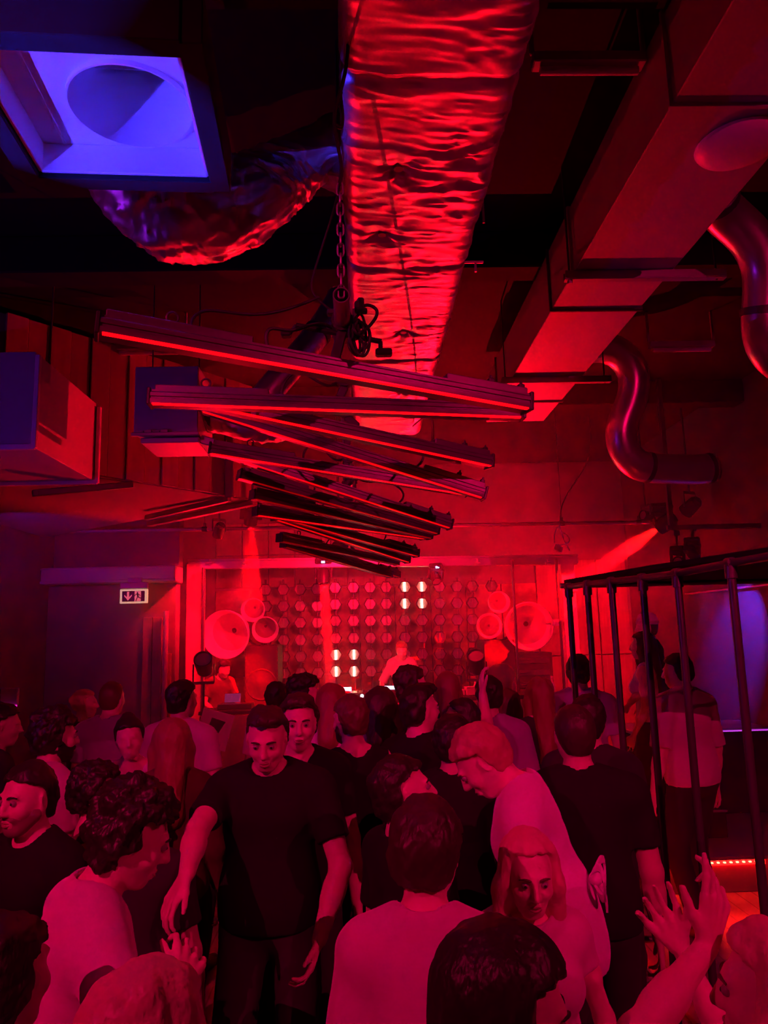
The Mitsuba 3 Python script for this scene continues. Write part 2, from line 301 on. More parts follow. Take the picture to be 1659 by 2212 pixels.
# plain sheet-metal duct at the right
t = thing('sheet_metal_duct', 'long smooth rectangular sheet-metal duct running beside the foil duct at the right', 'duct')
GX0, GX1, GZ, GH = 1.25, 1.82, 4.25, .40
cuts = [-1.2, .9, 2.42, 3.95, 4.62, 6.2, 7.06]
cy = lambda py: atz(1300, py, GZ)[1]
cuts = [-1.2, 1.0, atz(1560, 225, GZ)[1], cy(590), cy(668), cy(864), 7.06]
for a, b in zip(cuts[:-1], cuts[1:]):
    part(t, 'section', cbox((GX1 - GX0, b - a - .008, GH), ((GX0 + GX1) / 2, (a + b) / 2, GZ + GH / 2 + .004 * ((a * 7) % 1)), ch=.004), 'm_sheet')
for y in cuts[1:-1]:
    part(t, 'flange', cbox((GX1 - GX0 + .03, .022, GH + .03), ((GX0 + GX1) / 2, y, GZ + GH / 2), ch=.003), 'm_darksteel' if y > 4.3 else 'm_sheet')
d0 = atz(1582, 318, GZ - .02)
part(t, 'air_valve', lathe([(0, -.052), (.06, -.05), (.12, -.042), (.165, -.022), (.175, -.008), (.165, 0), (0, 0)], 40).apply_translation([1.63, d0[1], GZ]), 'm_white', smooth=40, label='round white air valve on the underside')
for py, xa, xb in ((586, 1.19, 2.12), (812, 1.16, 2.05)):
    y = cy(py); s = thing('duct_strut', f'dark channel strut carrying the sheet-metal duct {"near its middle" if py < 700 else "close to its far end"}', 'strut', 'struts under the sheet-metal duct')
    part(s, 'channel', cat([cbox((xb - xa, .045, .012), ((xa + xb) / 2, y, GZ - .05), ch=.002), cbox((xb - xa, .006, .045), ((xa + xb) / 2, y - .021, GZ - .026), ch=.002), cbox((xb - xa, .006, .045), ((xa + xb) / 2, y + .021, GZ - .026), ch=.002)]), 'm_steel')
    for x in (xa + .03, xb - .05): part(s, 'hanging_rod', rod((x, y, GZ - .06), (x, y, ZC), .006, 8), 'm_darksteel')
    part(s, 'bolt', lathe([(0, -.02), (.016, -.02), (.016, 0), (0, 0)], 6).apply_translation([xa + .03, y, GZ - .055]), 'm_steel')

# spiral ducts: smooth silver bends
def bend(name, lab, pts, r, bands, mtl='m_flex', amp=0.0, n=90, seed=1, sides=28, cat_='duct', flare=None):
    t = thing(name, lab, cat_); c = resample(pts, n)
    m = tube(c, r if flare is None else np.interp(np.linspace(0, 1, n), *flare), sides)
    if amp:
        v = np.array(m.vertices); nn = np.array(m.vertex_normals); m = M(v + nn * wrinkles(v, seed, amp)[:, None], m.faces)
    part(t, 'pipe', m, mtl, smooth=True)
    for b in bands:
        i = int(b * (n - 1)); k = c[min(i + 1, n - 1)] - c[max(i - 1, 0)]; k /= np.linalg.norm(k)
        part(t, 'band', pipe(c[i] - k * .02, c[i] + k * .02, (r if flare is None else np.interp(b, *flare)) + .007, .008, 28), 'm_darksteel')
    return t, c
bend('spiral_duct', 'S-shaped smooth silver duct pipe dropping from the sheet-metal duct at the right', [[1.83, 6.2, 4.42], at(1330, 760, 6.2), at(1365, 800, 6.25), at(1362, 870, 6.3), at(1342, 945, 6.35), at(1372, 1000, 6.4), at(1430, 1012, 6.45), at(1478, 1014, 6.5), at(1540, 1010, 6.55)], .135, [.73, .985])
bend('spiral_duct', 'thick silver duct bend hanging near the right edge of the picture', [[1.83, 3.4, 4.45], at(1575, 470, 3.6), at(1625, 520, 3.65), at(1652, 590, 3.7), at(1650, 670, 3.75), at(1655, 735, 3.8), at(1705, 790, 3.9), at(1790, 800, 4.0)], .112, [.08, .56])
bend('flexible_duct', 'straight silver pipe slanting down behind the light bar stack', [at(735, 640, 4.6), at(700, 700, 4.5), at(650, 765, 4.4), at(590, 835, 4.3), at(540, 905, 4.25)], .085, [.35], n=40)
# fat foil hose from the hood to the foil duct
bend('foil_hose', 'fat crumpled foil hose sagging from the ceiling hood to the foil duct', [[-.72, 2.35, 4.22], at(300, 330, 2.62), at(395, 432, 2.72), at(500, 440, 2.8), at(600, 385, 2.86), at(690, 330, 2.9), at(745, 318, 2.92), [-.03, 2.97, 4.14]], .15, [], 'm_foil', .035, 240, 21, 90, 'hose', ([0, .2, .36, .5, .62, .78, 1], [.16, .21, .235, .17, .135, .11, .12]))
bend('foil_hose', 'short crumpled foil hose behind the light bars beside the air unit', [at(428, 905, 5.3), at(470, 905, 5.3), at(520, 918, 5.3), at(575, 925, 5.35), at(640, 900, 5.5)], .10, [.12], 'm_foil', .03, 80, 33, 40, 'hose')

# ------------------------------------------------------------------ sheet-metal hood at the upper left, open at the bottom
t = thing('ceiling_hood', 'open sheet-metal ventilation hood glowing blue inside at the upper left', 'hood')
hz = 3.75
c4 = [atz(*p, hz)[:2] for p in ((378, 120), (448, 382), (80, 355))]           # near right, far right, far left corners of the mouth
ex = c4[1] - c4[2]; wx = np.linalg.norm(ex); ex = ex * [1, .45]; ex /= np.linalg.norm(ex); ey = np.array([-ex[1], ex[0]])
mid_far = c4[1]; dep = float((c4[1] - c4[0]) @ ey)
HR = np.array([[ex[0], ey[0], 0], [ex[1], ey[1], 0], [0, 0, 1.0]])
HO = np.array([c4[1][0], c4[1][1], hz]) - HR @ [wx, dep, 0]                   # near left corner
hb = lambda sx, sy, sz, x, y, z, ch=.003: xf(cbox((sx, sy, sz), (x, y, z), ch=ch), HR, HO)
HH, Wl = .10, .012
hq = HR.T @ (np.append(atz(283, 226, hz + HH)[:2], 0) - HO * [1, 1, 0]); hcx, hcy, hcr = hq[0], hq[1], .182
top = Polygon([(0, 0), (wx, 0), (wx, dep), (0, dep)]).difference(Point(hcx, hcy).buffer(hcr, 48))
part(t, 'top_plate', xf(prism(top, HH, HH + .01), HR, HO), 'm_hood', smooth=False)
part(t, 'collar', xf(cat([pipe((hcx, hcy, HH - .015), (hcx, hcy, HH + .40), hcr + .003, .006, 48)]), HR, HO), 'm_hood', smooth=40)
part(t, 'damper', xf(cbox((.30, .012, .16), (hcx, hcy + .05, HH + .26), rotm(.9, [1, 0, 0])), HR, HO), 'm_galv')
part(t, 'side_wall', hb(Wl, dep, HH, 0, dep / 2, HH / 2), 'm_hood'); part(t, 'side_wall', hb(Wl, dep, HH, wx, dep / 2, HH / 2), 'm_hood')
part(t, 'side_wall', hb(wx, Wl, HH, wx / 2, dep, HH / 2), 'm_hood'); part(t, 'side_wall', hb(wx, Wl, HH, wx / 2, 0, HH / 2), 'm_hood')
part(t, 'seam', hb(.010, dep - .02, .006, .075, dep / 2, HH - .004), 'm_hood'); part(t, 'seam', hb(wx - .02, .02, .012, wx / 2, .05, HH - .006), 'm_hood')
lipw = .062
for s, (sx, sy, x, y) in enumerate(((lipw, dep + 2 * lipw, wx + lipw / 2 + .008, dep / 2), (lipw, dep + 2 * lipw, -lipw / 2 - .008, dep / 2), (wx + .03, lipw, wx / 2, dep + lipw / 2 + .008), (wx + .03, lipw, wx / 2, -lipw / 2 - .008))):
    part(t, 'rim', hb(sx, sy, .16, x, y, .065), 'm_black')
hc = HR @ [wx - .3, dep / 2, 0] + HO
HOOD = HO + HR @ [wx / 2, dep / 2, 0]

# ------------------------------------------------------------------ unlit tube lamps on the ceiling
for (pa, pb, z, lab) in (((1150, 133), (1388, 138), 4.6, 'unlit tube lamp across the ceiling beside the near end of the foil duct'), ((1402, 746), (1540, 745), 4.6, 'unlit tube lamp on the dark ceiling above the S-shaped duct'), ((250, 752), (402, 752), 4.6, 'unlit tube lamp on the dark ceiling behind the front light bar')):
    t = thing('tube_lamp', lab, 'lamp'); a, b = atz(*pa, z), atz(*pb, z); b[1] = a[1]
    part(t, 'housing', cat([bar(a, b, .07, .05), bar(a + [0, 0, .03], [a[0], a[1], ZC], .02, .02), bar(b + [0, 0, .03], [b[0], b[1], ZC], .02, .02)]), 'm_sheet')
    part(t, 'tube', rod(a + [.03, 0, -.045], b + [-.03, 0, -.045], .018), 'm_white')
for y in (2.45, 4.75, 7.9):
    struct(f'trim_{ {2.45: 6, 4.75: 7, 7.9: 8}[y] }', cbox((X1 - X0, .22, .26), ((X0 + X1) / 2, y, ZC - .13), ch=.01), 'm_black')
# ------------------------------------------------------------------ stack of LED light bars under a hanging pole
scene['m_strip'] = {'type': 'twosided', 'bsdf': {'type': 'principled', 'base_color': {'type': 'rgb', 'value': [.6, .02, .02]}, 'roughness': .3}}
t = thing('hanging_pole', 'steel pole pointing away from the viewer that carries the stack of light bars', 'pole')
P0, P1 = at(737, 637, 1.93), None
PX = lambda y: P0[0] + (.035) * (y - 1.93) * 0 + (at(758, 1105, 6.0)[0] - P0[0]) * (y - 1.93) / 4.07
PZ = lambda y: P0[2] - .03 * (y - 1.93)
P1 = np.array([PX(6.6), 6.6, PZ(6.6)])
part(t, 'tube', pipe(P0, P1, .0235, .0035, 28), 'm_steel')
for y in (2.16, 4.1, 5.9):
    p = np.array([PX(y), y, PZ(y)]); part(t, 'coupler', cat([pipe(p - [0, .025, 0], p + [0, .025, 0], .034, .0105, 20), cbox((.03, .04, .04), p + [.04, 0, .01]), rod(p + [.04, 0, -.03], p + [.04, 0, .05], .006, 8)]), 'm_darksteel')
# cross arm with its two clamps near the front end
part(t, 'cross_arm', rod(at(640, 703, 2.12), at(824, 738, 2.12), .0085, 10), 'm_plastic')
part(t, 'arm_clamp', cat([cbox((.05, .03, .022), at(829, 762, 2.12)), rod(at(822, 738, 2.12), at(822, 762, 2.12), .007, 8), rod(at(815, 760, 2.12), at(838, 764, 2.12), .011, 12)]), 'm_plastic')
part(t, 'arm_clamp', cat([cbox((.03, .03, .02), at(618, 722, 2.12)), rod(at(640, 703, 2.12), at(622, 726, 2.12), .006, 8)]), 'm_plastic')

BARS = [((212, 717), (1147, 883), 2.07), ((322, 871), (1131, 901), 2.53), ((428, 872), (1064, 1007), 2.88), ((433, 887), (1045, 1076), 3.2), ((453, 979), (1013, 1069), 3.6), ((490, 985), (974, 1141), 3.95),
        ((520, 1033), (947, 1153), 4.3), ((550, 1077), (933, 1163), 4.55), ((556, 1113), (918, 1164), 4.85), ((585, 1113), (904, 1202), 5.1), ((598, 1123), (885, 1215), 5.4), ((610, 1169), (862, 1220), 5.7), ((618, 1181), (847, 1247), 5.95), ((672, 1186), (864, 1247), 6.42)]
LB = 1.30
ordn = ['nearest', 'second', 'third', 'fourth', 'fifth', 'sixth', 'seventh', 'eighth', 'ninth', 'tenth', 'eleventh', 'twelfth', 'thirteenth', 'farthest']
# profile of the aluminium housing (across, up); the light strip lies along its lower front edge
PROF = [(-.032, .004), (-.030, .0), (.030, .0), (.032, .004), (.032, .018), (.028, .020), (.028, .026), (.032, .028), (.032, .040), (.026, .046), (.026, .052), (-.026, .052), (-.026, .046), (-.032, .040), (-.032, .028), (-.028, .026), (-.028, .020), (-.032, .018)]
body = prism(PROF, -.5, .5)
for i, (pl_, pr_, ym) in enumerate(BARS):
    best = None
    for dl in np.linspace(ym - .64, ym + .3, 400):
        a, b = at(*pl_, dl), at(*pr_, 2 * ym - dl); e = abs(np.linalg.norm(b - a) - LB)
        if 2 * ym - dl > dl - .02 and (best is None or e < best[0]): best = (e, a, b)
    _, a, b = best; L = np.linalg.norm(b - a); d = (b - a) / L
    side = np.cross([0, 0, 1], d); side /= np.linalg.norm(side)           # points away from the viewer
    upv = np.cross(d, side); R = np.stack([-side, upv, d], 1)
    R = np.stack([side, upv, d], 1); c = (a + b) / 2 + side * .03
    q = lambda x, y, z: c + R @ np.array([x, y, z])
    t = thing('light_bar', f'black light bar with a red light line, {ordn[i]} of the stack under the pole', 'light bar', 'light bars under the hanging pole')
    k = L / 1.0
    part(t, 'housing', xf(M(body.vertices * [1, 1, L], body.faces), R, c), 'm_alu')
    [part(t, "driver_box", xf(cbox((.044, .026, wl * L), (0, .060, zl * L), ch=.003), R, c), "m_alu") for wl, zl in ((.30, -.34), (.22, .385))]
    for s in (-1, 1): part(t, 'end_cap', xf(cbox((.070, .062, .012), (0, .027, s * (L / 2 + .004)), ch=.003), R, c), 'm_plastic')
    on = {0: 4.2, 1: 4.6, 2: 3.0, 3: 1.6, 4: 2.6, 5: 1.1, 6: .25, 7: .12, 8: 2.0, 9: .5, 10: .9, 11: .05, 12: .05, 13: .05}[i]
    part(t, 'light_strip', xf(cbox((.016, .0055, L * .985), (-.0275, -.001, 0), ch=.001), R, c), 'm_strip', emitter=glow((1, .0006, .002), on, .0))
    eye = q(0, .09, -.36 * L); part(t, 'eye', tube(eye + .016 * (np.cos(np.linspace(0, 2 * np.pi, 15))[:, None] * R[:, 2] + np.sin(np.linspace(0, 2 * np.pi, 15))[:, None] * upv), .0035, 8, False), 'm_darksteel')
    for z in (.40, .485): part(t, 'knob', xf(cat([cbox((.02, .018, .02), (0, .08, z * L), ch=.003), cbox((.008, .016, .008), (0, .092, z * L), ch=.002)]), R, c), 'm_plastic')
    # clamp that hangs the bar from the pole
    m_ = c + R @ np.array([0, .055, 0]); yb = m_[1]; pp = np.array([PX(yb), yb, PZ(yb)])
    if i == 13: pp = np.array([PX(6.5), 6.5, PZ(6.5)])
    part(t, 'hanging_clamp', cat([pipe(pp - [0, .018, 0], pp + [0, .018, 0], .033, .0095, 18), bar(pp - [0, 0, .03], m_, .022, .03, .003), cbox((.05, .02, .02), pp + [-.02, 0, .03]), rod(pp + [.036, 0, -.02], pp + [.036, 0, .04], .005, 8)]), 'm_darksteel')
    # power cable arching from the socket to the pole
    s0 = q(0, .055, -.155 * L if i % 2 == 0 or i < 2 else .25 * L); s1 = pp + np.array([-.03 if i % 2 == 0 or i < 2 else .03, .02, -.01])
    arch = [s0, s0 + upv * .06 + d * .012, s0 * .72 + s1 * .28 + upv * (.075 if i else .035), s0 * .4 + s1 * .6 + upv * .03, s1]
    part(t, 'cable', tube(resample(arch, 26), .0055, 8), 'm_rubber')
# chain and black rope holding the pole up
t = thing('chain', 'steel link chain holding the front end of the hanging pole', 'chain')
ca, cb = P0 + [0, .012, .0], at(734, 398, 1.95)
L = np.linalg.norm(cb - ca); u = (cb - ca) / L; nl = 11; pitch = L / nl
th = np.linspace(0, 2 * np.pi, 25); sa = np.array([1, 0, 0]) - u * u[0]; sa /= np.linalg.norm(sa); sb = np.cross(u, sa)
for k in range(nl):
    o = ca + u * pitch * (k + .5); w = sa if k % 2 == 0 else sb
    loop = o + (np.clip(np.cos(th), -.75, .75)[:, None] / .75 * pitch * .50 + 0) * u * 1.06 + (np.sin(th) * .0085)[:, None] * w
    loop = o + np.outer(np.sign(np.cos(th)) * np.abs(np.cos(th)) ** .7 * pitch * .62, u) + np.outer(np.sign(np.sin(th)) * np.abs(np.sin(th)) ** .7 * .0088, w)
    part(t, 'link', tube(loop, .0030, 8, False), 'm_steel')
t = thing('safety_rope', 'black rope running from the chain up to the ceiling beside the foil duct', 'rope')
top = at(728, 396, 1.95)
part(t, None, cat([tube(resample([cb, at(735, 340, 1.95), at(722, 262, 1.95), at(740, 180, 1.96), at(752, 60, 1.97), [at(750, 0, 1.97)[0], 1.97, ZC]], 50), .0055, 8), tube(resample([at(726, 270, 1.95), at(733, 276, 1.95), at(740, 262, 1.96), at(737, 200, 1.96)], 20), .005, 8)]), 'm_rubber')
# cables hanging at the front of the pole
t = thing('cable_coil', 'coiled black cable with plugs hanging beside the front end of the pole', 'cable')
def loops(px, py, rx, ry, n, y, ph=0, wob=.25):
    a = np.linspace(ph, ph + 2 * np.pi * n, 26 * max(1, int(n)))
    return np.array([at(px + rx * (1 + wob * np.sin(.37 * x)) * np.cos(x) + 3 * np.sin(.9 * x), py + ry * (1 + wob * np.cos(.53 * x)) * np.sin(x), y + .012 * np.sin(1.7 * x)) for x in a])
part(t, 'loop', tube(loops(778, 725, 20, 38, 3, 2.05), .0042, 8), 'm_rubber'); part(t, 'loop', tube(loops(775, 708, 10, 14, 2, 2.03), .0042, 8), 'm_rubber'); part(t, 'loop', tube(loops(770, 745, 14, 20, 2, 2.06, 1.0), .0042, 8), 'm_rubber')
part(t, 'lead', tube(resample([at(780, 668, 2.03), at(800, 660, 2.03), at(814, 672, 2.03), at(808, 692, 2.03), at(794, 708, 2.03), at(772, 722, 2.03)], 40), .0048, 8), 'm_rubber')
part(t, 'plug', cat([cbox((.028, .03, .034), at(776, 664, 2.03)), cbox((.02, .03, .02), at(779, 653, 2.03)), cbox((.02, .02, .014), at(786, 672, 2.03))]), 'm_plastic')
t = thing('power_cable', 'thin cable looping left from the front of the pole to the nearest light bar', 'cable')
part(t, None, tube(resample([at(412, 706, 1.95), at(420, 684, 1.97), at(445, 672, 2.0), at(500, 676, 2.02), at(560, 679, 2.05), at(620, 668, 2.08), at(690, 642, 2.1)], 60), .0048, 8), 'm_rubber')
t = thing('power_cable', 'thin cable hanging in a loop from the foil hose to the front of the pole', 'cable')
part(t, None, tube(resample([at(735, 395, 2.0), at(700, 520, 2.1), at(678, 590, 2.1), at(674, 625, 2.1), at(690, 650, 2.1), at(718, 672, 2.1)], 60), .0032, 8), 'm_rubber')
t = thing('power_cable', 'cable dropping from the end of the foil duct to the third light bar', 'cable')
part(t, None, tube(resample([[.45, 6.0, 3.93], at(918, 900, 5.2), at(935, 930, 3.6), at(934, 965, 3.15)], 40), .006, 8), 'm_rubber')
t = thing('power_cable', 'long thin cable curving from the ceiling down to the lighting pipe', 'cable')
part(t, None, tube(resample([[at(1270, 860, 8.0)[0], 8.0, ZC], at(1275, 930, 8.2), at(1272, 985, 8.4), at(1240, 1045, 8.7), at(1215, 1090, 8.9), at(1211, 1130, 8.95)], 60), .008, 8), 'm_rubber')
t = thing('power_cable', 'tangle of thin cable and plugs hanging below the lighting pipe', 'cable')
part(t, 'lead', tube(resample([at(1213, 1132, 8.9), at(1200, 1148, 8.9), at(1198, 1172, 8.9)], 24), .008, 8), 'm_white'); part(t, 'lead', tube(resample([at(1208, 1134, 8.88), at(1216, 1160, 8.88), at(1231, 1190, 8.88)], 24), .008, 8), 'm_white')
part(t, 'lead', tube(resample([at(1212, 1150, 8.9), at(1226, 1158, 8.9), at(1230, 1168, 8.9), at(1218, 1176, 8.9), at(1206, 1180, 8.9)], 24), .008, 8), 'm_white')
for p in ((1203, 1182), (1210, 1187)): part(t, 'plug', cbox((.05, .05, .075), at(*p, 8.9), rotm(.4, [0, 1, 0]), .008), 'm_white')
# ------------------------------------------------------------------ wall of hexagonal lamps
mat('m_hexframe', (.03, .03, .032), .5)
mat('m_reflector', 0, .35, .75, color=lambda p, n, uv: mi.Color3f(.36, .33, .38) * (.35 + .65 * sst(.25, .5, dr.abs((p.x + p.z * .5) * 55 - dr.floor((p.x + p.z * .5) * 55) - .5) + dr.abs(p.z * 48 - dr.floor(p.z * 48) - .5))))
mat('m_tube_off', (.30, .27, .30), .3)
COLX = [574, 612, 648, 685, 724, 763, 799, 834, 874, 911, 949, 987, 1020, 1062]
ROWY = [1272, 1308, 1344, 1381, 1417, 1453]
LIT = {(8, 0), (9, 0), (8, 1), (9, 1), (4, 4), (5, 4), (4, 5), (5, 5)}
HY = 11.42; hx = np.arange(6) * np.pi / 3; ring = np.stack([np.cos(hx), np.sin(hx)], 1) * .098
Rx = rotm(np.pi / 2, [1, 0, 0])                      # extrusions face the room
hexp = Polygon(ring)
fr_ = xf(prism(hexp.difference(Polygon(ring * .86)), -.03, .035), Rx); rf_ = xf(cat([prism(Polygon(ring * .86), -.028, -.018)] + [prism(Polygon(ring[[k, (k + 1) % 6]] .tolist() + (ring[[(k + 1) % 6, k]] * .55).tolist()), -.018, -.010) for k in range(6)]), Rx)
back_ = cbox((.05, .05, .05), (0, .05, 0))
p_fr, p_rf, p_tb, p_tb1, p_bk = mikit.ply(fr_, 'm_hexframe'), mikit.ply(rf_, 'm_reflector'), mikit.ply(cbox((.022, .02, .135), (0, -.012, 0), ch=.006), 'm_tube_off'), mikit.ply(cbox((.024, .022, .150), (0, -.014, 0), ch=.008), 'm_tube_off'), mikit.ply(back_, 'm_hexframe')
col = ['first', 'second', 'third', 'fourth', 'fifth', 'sixth', 'seventh', 'eighth', 'ninth', 'tenth', 'eleventh', 'twelfth', 'thirteenth', 'last']
row = ['top', 'second', 'third', 'fourth', 'fifth', 'bottom']
for c, px in enumerate(COLX):
    dx = (1270 - 1275) * (c / 13)
    b, a = at(px, 1255 + dx, HY + .07), at(px + 3, 1475 + dx, HY + .07)
    t = thing('lamp_pole', f'thin dark pole behind the {col[c]} column of hexagonal lamps', 'pole', 'poles behind the hexagonal lamps')
    part(t, 'shaft', rod([b[0], b[1], .44], [b[0], b[1], b[2] + .02], .016, 10), 'm_darksteel'); part(t, 'foot', lathe([(0, 0), (.07, 0), (.07, .012), (.02, .03), (0, .03)], 14).apply_translation([b[0], b[1], .44]), 'm_darksteel')
    for r, py in enumerate(ROWY):
        if c == 13 and r > 0: continue
        p = at(px + (r * .4), py + dx + (2 if c < 4 else -1), HY); lit = (c, r) in LIT
        s = f'{"lit warm white" if lit else "unlit"} hexagonal lamp in the {row[r]} row, {col[c]} column from the left'
        t = thing('hexagonal_lamp', s, 'lamp', 'hexagonal lamps behind the decks')
        tilt = rotm(.12 * (rng.random() - .5), [0, 0, 1]) @ rotm(.05 * (rng.random() - .5), [1, 0, 0])
        scene[t + '__frame'] = placed(p_fr, tilt, p); scene[t + '__reflector'] = placed(p_rf, tilt, p); scene[t + '__bracket'] = placed(p_bk, None, p)
        scene[t + '__tube'] = {**placed(p_tb1, tilt, p), 'emitter': glow((1.0, .72, .40), 26)} if lit else placed(p_tb, tilt, p)

# ------------------------------------------------------------------ horn loudspeakers on their cabinets
mat('m_horn', (.80, .76, .78), .22, clearcoat=.6, clearcoat_gloss=.9)
mat('m_bowl', (.42, .36, .36), .35); mat('m_bowl_dark', (.16, .13, .13), .35)
mat('m_cabinet', (.03, .028, .03), .6)
mat('m_grille', (.05, .05, .055), .5, .4)
def horn(px, py, rpx, yd, aim, depth=1.0, name='horn'):
    """round bell with a rolled rim, a throat and a driver at the back"""
    p = at(px, py, yd); r = rpx / F * np.linalg.norm(p - EYE) * 1.0; d = np.asarray(aim, float); d /= np.linalg.norm(d)
    w = .045 * r + .004
    prof = [(r * .08, -r * 1.12 * depth)] + [(r * (.12 + .66 * x ** .8), -r * depth * (1.10 - .42 * x ** 2.2)) for x in np.linspace(0, 1, 10)] + [(r * (.80 + .18 * x), -r * .66 * depth * (1 - x)) for x in np.linspace(0, 1, 6)]
    bowl = xf(lathe(prof[:12], 48), frame_to(d), p)
    inner = prof[10:] + [(r - .35 * w, .010), (r, .004), (r, -.02)]
    outer = [(q[0] + w * .8, q[1] - w * .3) for q in prof[::-1] if q[1] < -.02] + [(.0, -r * 1.19 * depth)]
    R = frame_to(d)
    bell = xf(lathe(inner + outer, 48), R, p)
    throat = xf(lathe([(0, -r * 1.09 * depth), (r * .12, -r * 1.11 * depth)], 32), R, p)
    plug = xf(lathe([(0, -r * .62 * depth), (.05 * r, -r * .66 * depth), (.13 * r, -r * .95 * depth), (.16 * r, -r * 1.12 * depth), (0, -r * 1.12 * depth)], 24), R, p)
    driver = xf(lathe([(0, -r * 1.75 * depth), (.42 * r, -r * 1.75 * depth), (.46 * r, -r * 1.68 * depth), (.46 * r, -r * 1.22 * depth), (.3 * r, -r * 1.15 * depth), (0, -r * 1.15 * depth)], 28), R, p)
    return p, r, d, bell, throat, bowl, driver
def stack(side, horns, cab, base_y):
    t = thing('horn_speaker', f'three round white horns on a black speaker cabinet at the {side} of the stage', 'loudspeaker')
    ps = []
    for (px, py, rp, yd, aim) in horns:
        p, r, d, bell, throat, bowl, driver = horn(px, py, rp, yd, aim); ps.append((p, r, d))
        k = part(t, 'horn', bell, 'm_horn', 40); part(k, 'bowl', bowl, 'm_bowl' if r > .2 else 'm_bowl_dark', 40); part(k, 'throat', throat, 'm_cabinet', 40); part(k, 'driver', driver, 'm_cabinet', 40)
    (x0, y0_, x1, y1_) = cab; a, b = at(x0, y0_, base_y), at(x1, y1_, base_y); zt = a[2]
    cb_ = part(t, 'cabinet', cbox((b[0] - a[0], .62, zt - .44), ((a[0] + b[0]) / 2, base_y + .31, (zt + .44) / 2), ch=.012), 'm_cabinet')
    cxm = (a[0] + b[0]) / 2
    part(cb_, 'woofer', xf(lathe([(0, .02), (.06, .025), (.17, -.005), (.20, .004), (.21, -.004), (.21, -.012), (0, -.012)], 36), frame_to([0, -1, 0]), (cxm, base_y - .008, zt - .52)), 'm_grille', 40)
    for p, r, d in ps:
        q = p - d * r * 1.3; part(t, 'stand', rod(q, [cxm + .25 * (q[0] - cxm), base_y + .35, zt - .02], .02, 12), 'm_darksteel')
    return ps
stack('left', [(486, 1371, 51, 10.25, (-.18, -1, -.16)), (546, 1318, 25.5, 10.3, (-.02, -1, -.22)), (573, 1361, 28, 10.2, (.10, -1, -.28))], (529, 1395, 600, 1395), 10.3)
stack('right', [(1143, 1353, 51, 10.2, (-.10, -1, -.10)), (1057, 1352, 27, 10.2, (-.14, -1, -.02)), (1078, 1301, 23.5, 10.3, (.02, -1, -.16))], (1044, 1383, 1112, 1383), 10.3)
t = thing('pole_clamp', 'round clamp joining the large right horn to its upright pole', 'clamp'); p = at(1200, 1345, 9.84)
part(t, None, cat([pipe(p - [0, 0, .04], p + [0, 0, .04], .045, .025, 18), rod(p, p + [-.10, .08, 0], .02, 10), lathe([(0, -.03), (.028, -.03), (.028, .03), (0, .03)], 12).apply_translation(p + [-.035, -.03, 0])]), 'm_steel')
# equipment rack behind the right horn
t = thing('equipment_rack', 'dark rack of audio units behind the large right horn', 'rack'); p = at(1150, 1415, 10.9)
part(t, 'case', cbox((.55, .5, 1.45), (p[0], 11.1, .44 + .725), ch=.01), 'm_cabinet')
for k in range(6): part(t, 'unit', cat([cbox((.46, .02, .08), (p[0], 10.845, 1.78 - k * .17), ch=.004), rod((p[0] - .2, 10.83, 1.78 - k * .17), (p[0] - .05, 10.83, 1.79 - k * .17), .008, 8)]), 'm_darksteel')

# ------------------------------------------------------------------ decks
BT = at(770, 1506, 9.55)[2]
t = thing('deck_table', 'long dark table of the disc jockey across the front of the stage', 'table')
tx0, tx1 = at(700, 1510, 9.55)[0], at(1200, 1510, 9.55)[0]
part(t, 'top', cbox((tx1 - tx0, .84, .05), ((tx0 + tx1) / 2, 9.70, BT - .035)), 'm_cabinet'); part(t, 'front_panel', cbox((tx1 - tx0 - .04, .03, BT - .06 - .0), ((tx0 + tx1) / 2, 9.27, (BT - .06) / 2 + .0)), 'm_board_dark')
for k in range(2): part(t, 'side_panel', cbox((.03, .70, BT - .50), (tx0 + .03 if k == 0 else tx1 - .03, 9.75, .44 + (BT - .50) / 2)), 'm_cabinet')
def deck(px, lab, kind, y=9.6, w=.33):
    p = at(px, 1500, y); x, z = p[0], BT - .01
    t = thing(kind, lab, 'media player' if kind == 'media_player' else 'mixer')
    part(t, 'case', cbox((w, .38, .07), (x, y, z + .035), ch=.008), 'm_plastic')
    if kind == 'media_player':
        part(t, 'jog_wheel', lathe([(0, .018), (.07, .016), (.09, .008), (.095, 0), (0, 0)], 32).apply_translation([x, y - .04, z + .07]), 'm_darksteel', 40)
        part(t, 'screen', cbox((.2, .12, .012), (x, y + .13, z + .095), rotm(-.5, [1, 0, 0])), 'm_plastic', emitter=glow((.55, .65, 1.0), 2.2, .1))
    else:
        for i in range(4):
            for j in range(3): part(t, 'knob', lathe([(0, .02), (.010, .02), (.012, 0), (0, 0)], 10).apply_translation([x - .11 + .07 * i, y + .1 - .07 * j, z + .07]), 'm_darksteel')
deck(742, 'media player with a bright screen at the left end of the deck table', 'media_player'); deck(792, 'small mixer with rows of knobs on the deck table', 'mixer', w=.3); deck(848, 'media player with a bright screen beside the disc jockey', 'media_player')
for px in (765, 782):
    p = at(px, 1503, 9.42); t = thing('desk_lamp', f'small white light shining on the {"left" if px < 770 else "right"} of the pair before the media player', 'lamp', 'white lights on the deck table')
    part(t, 'stem', rod([p[0], 9.42, BT - .01], [p[0], 9.42, p[2] - .01], .006, 8), 'm_plastic'); part(t, 'bulb', trimesh.creation.icosphere(2, .024).apply_translation(p), 'm_white', True, emitter=glow((.9, .9, 1.0), 9, .15))
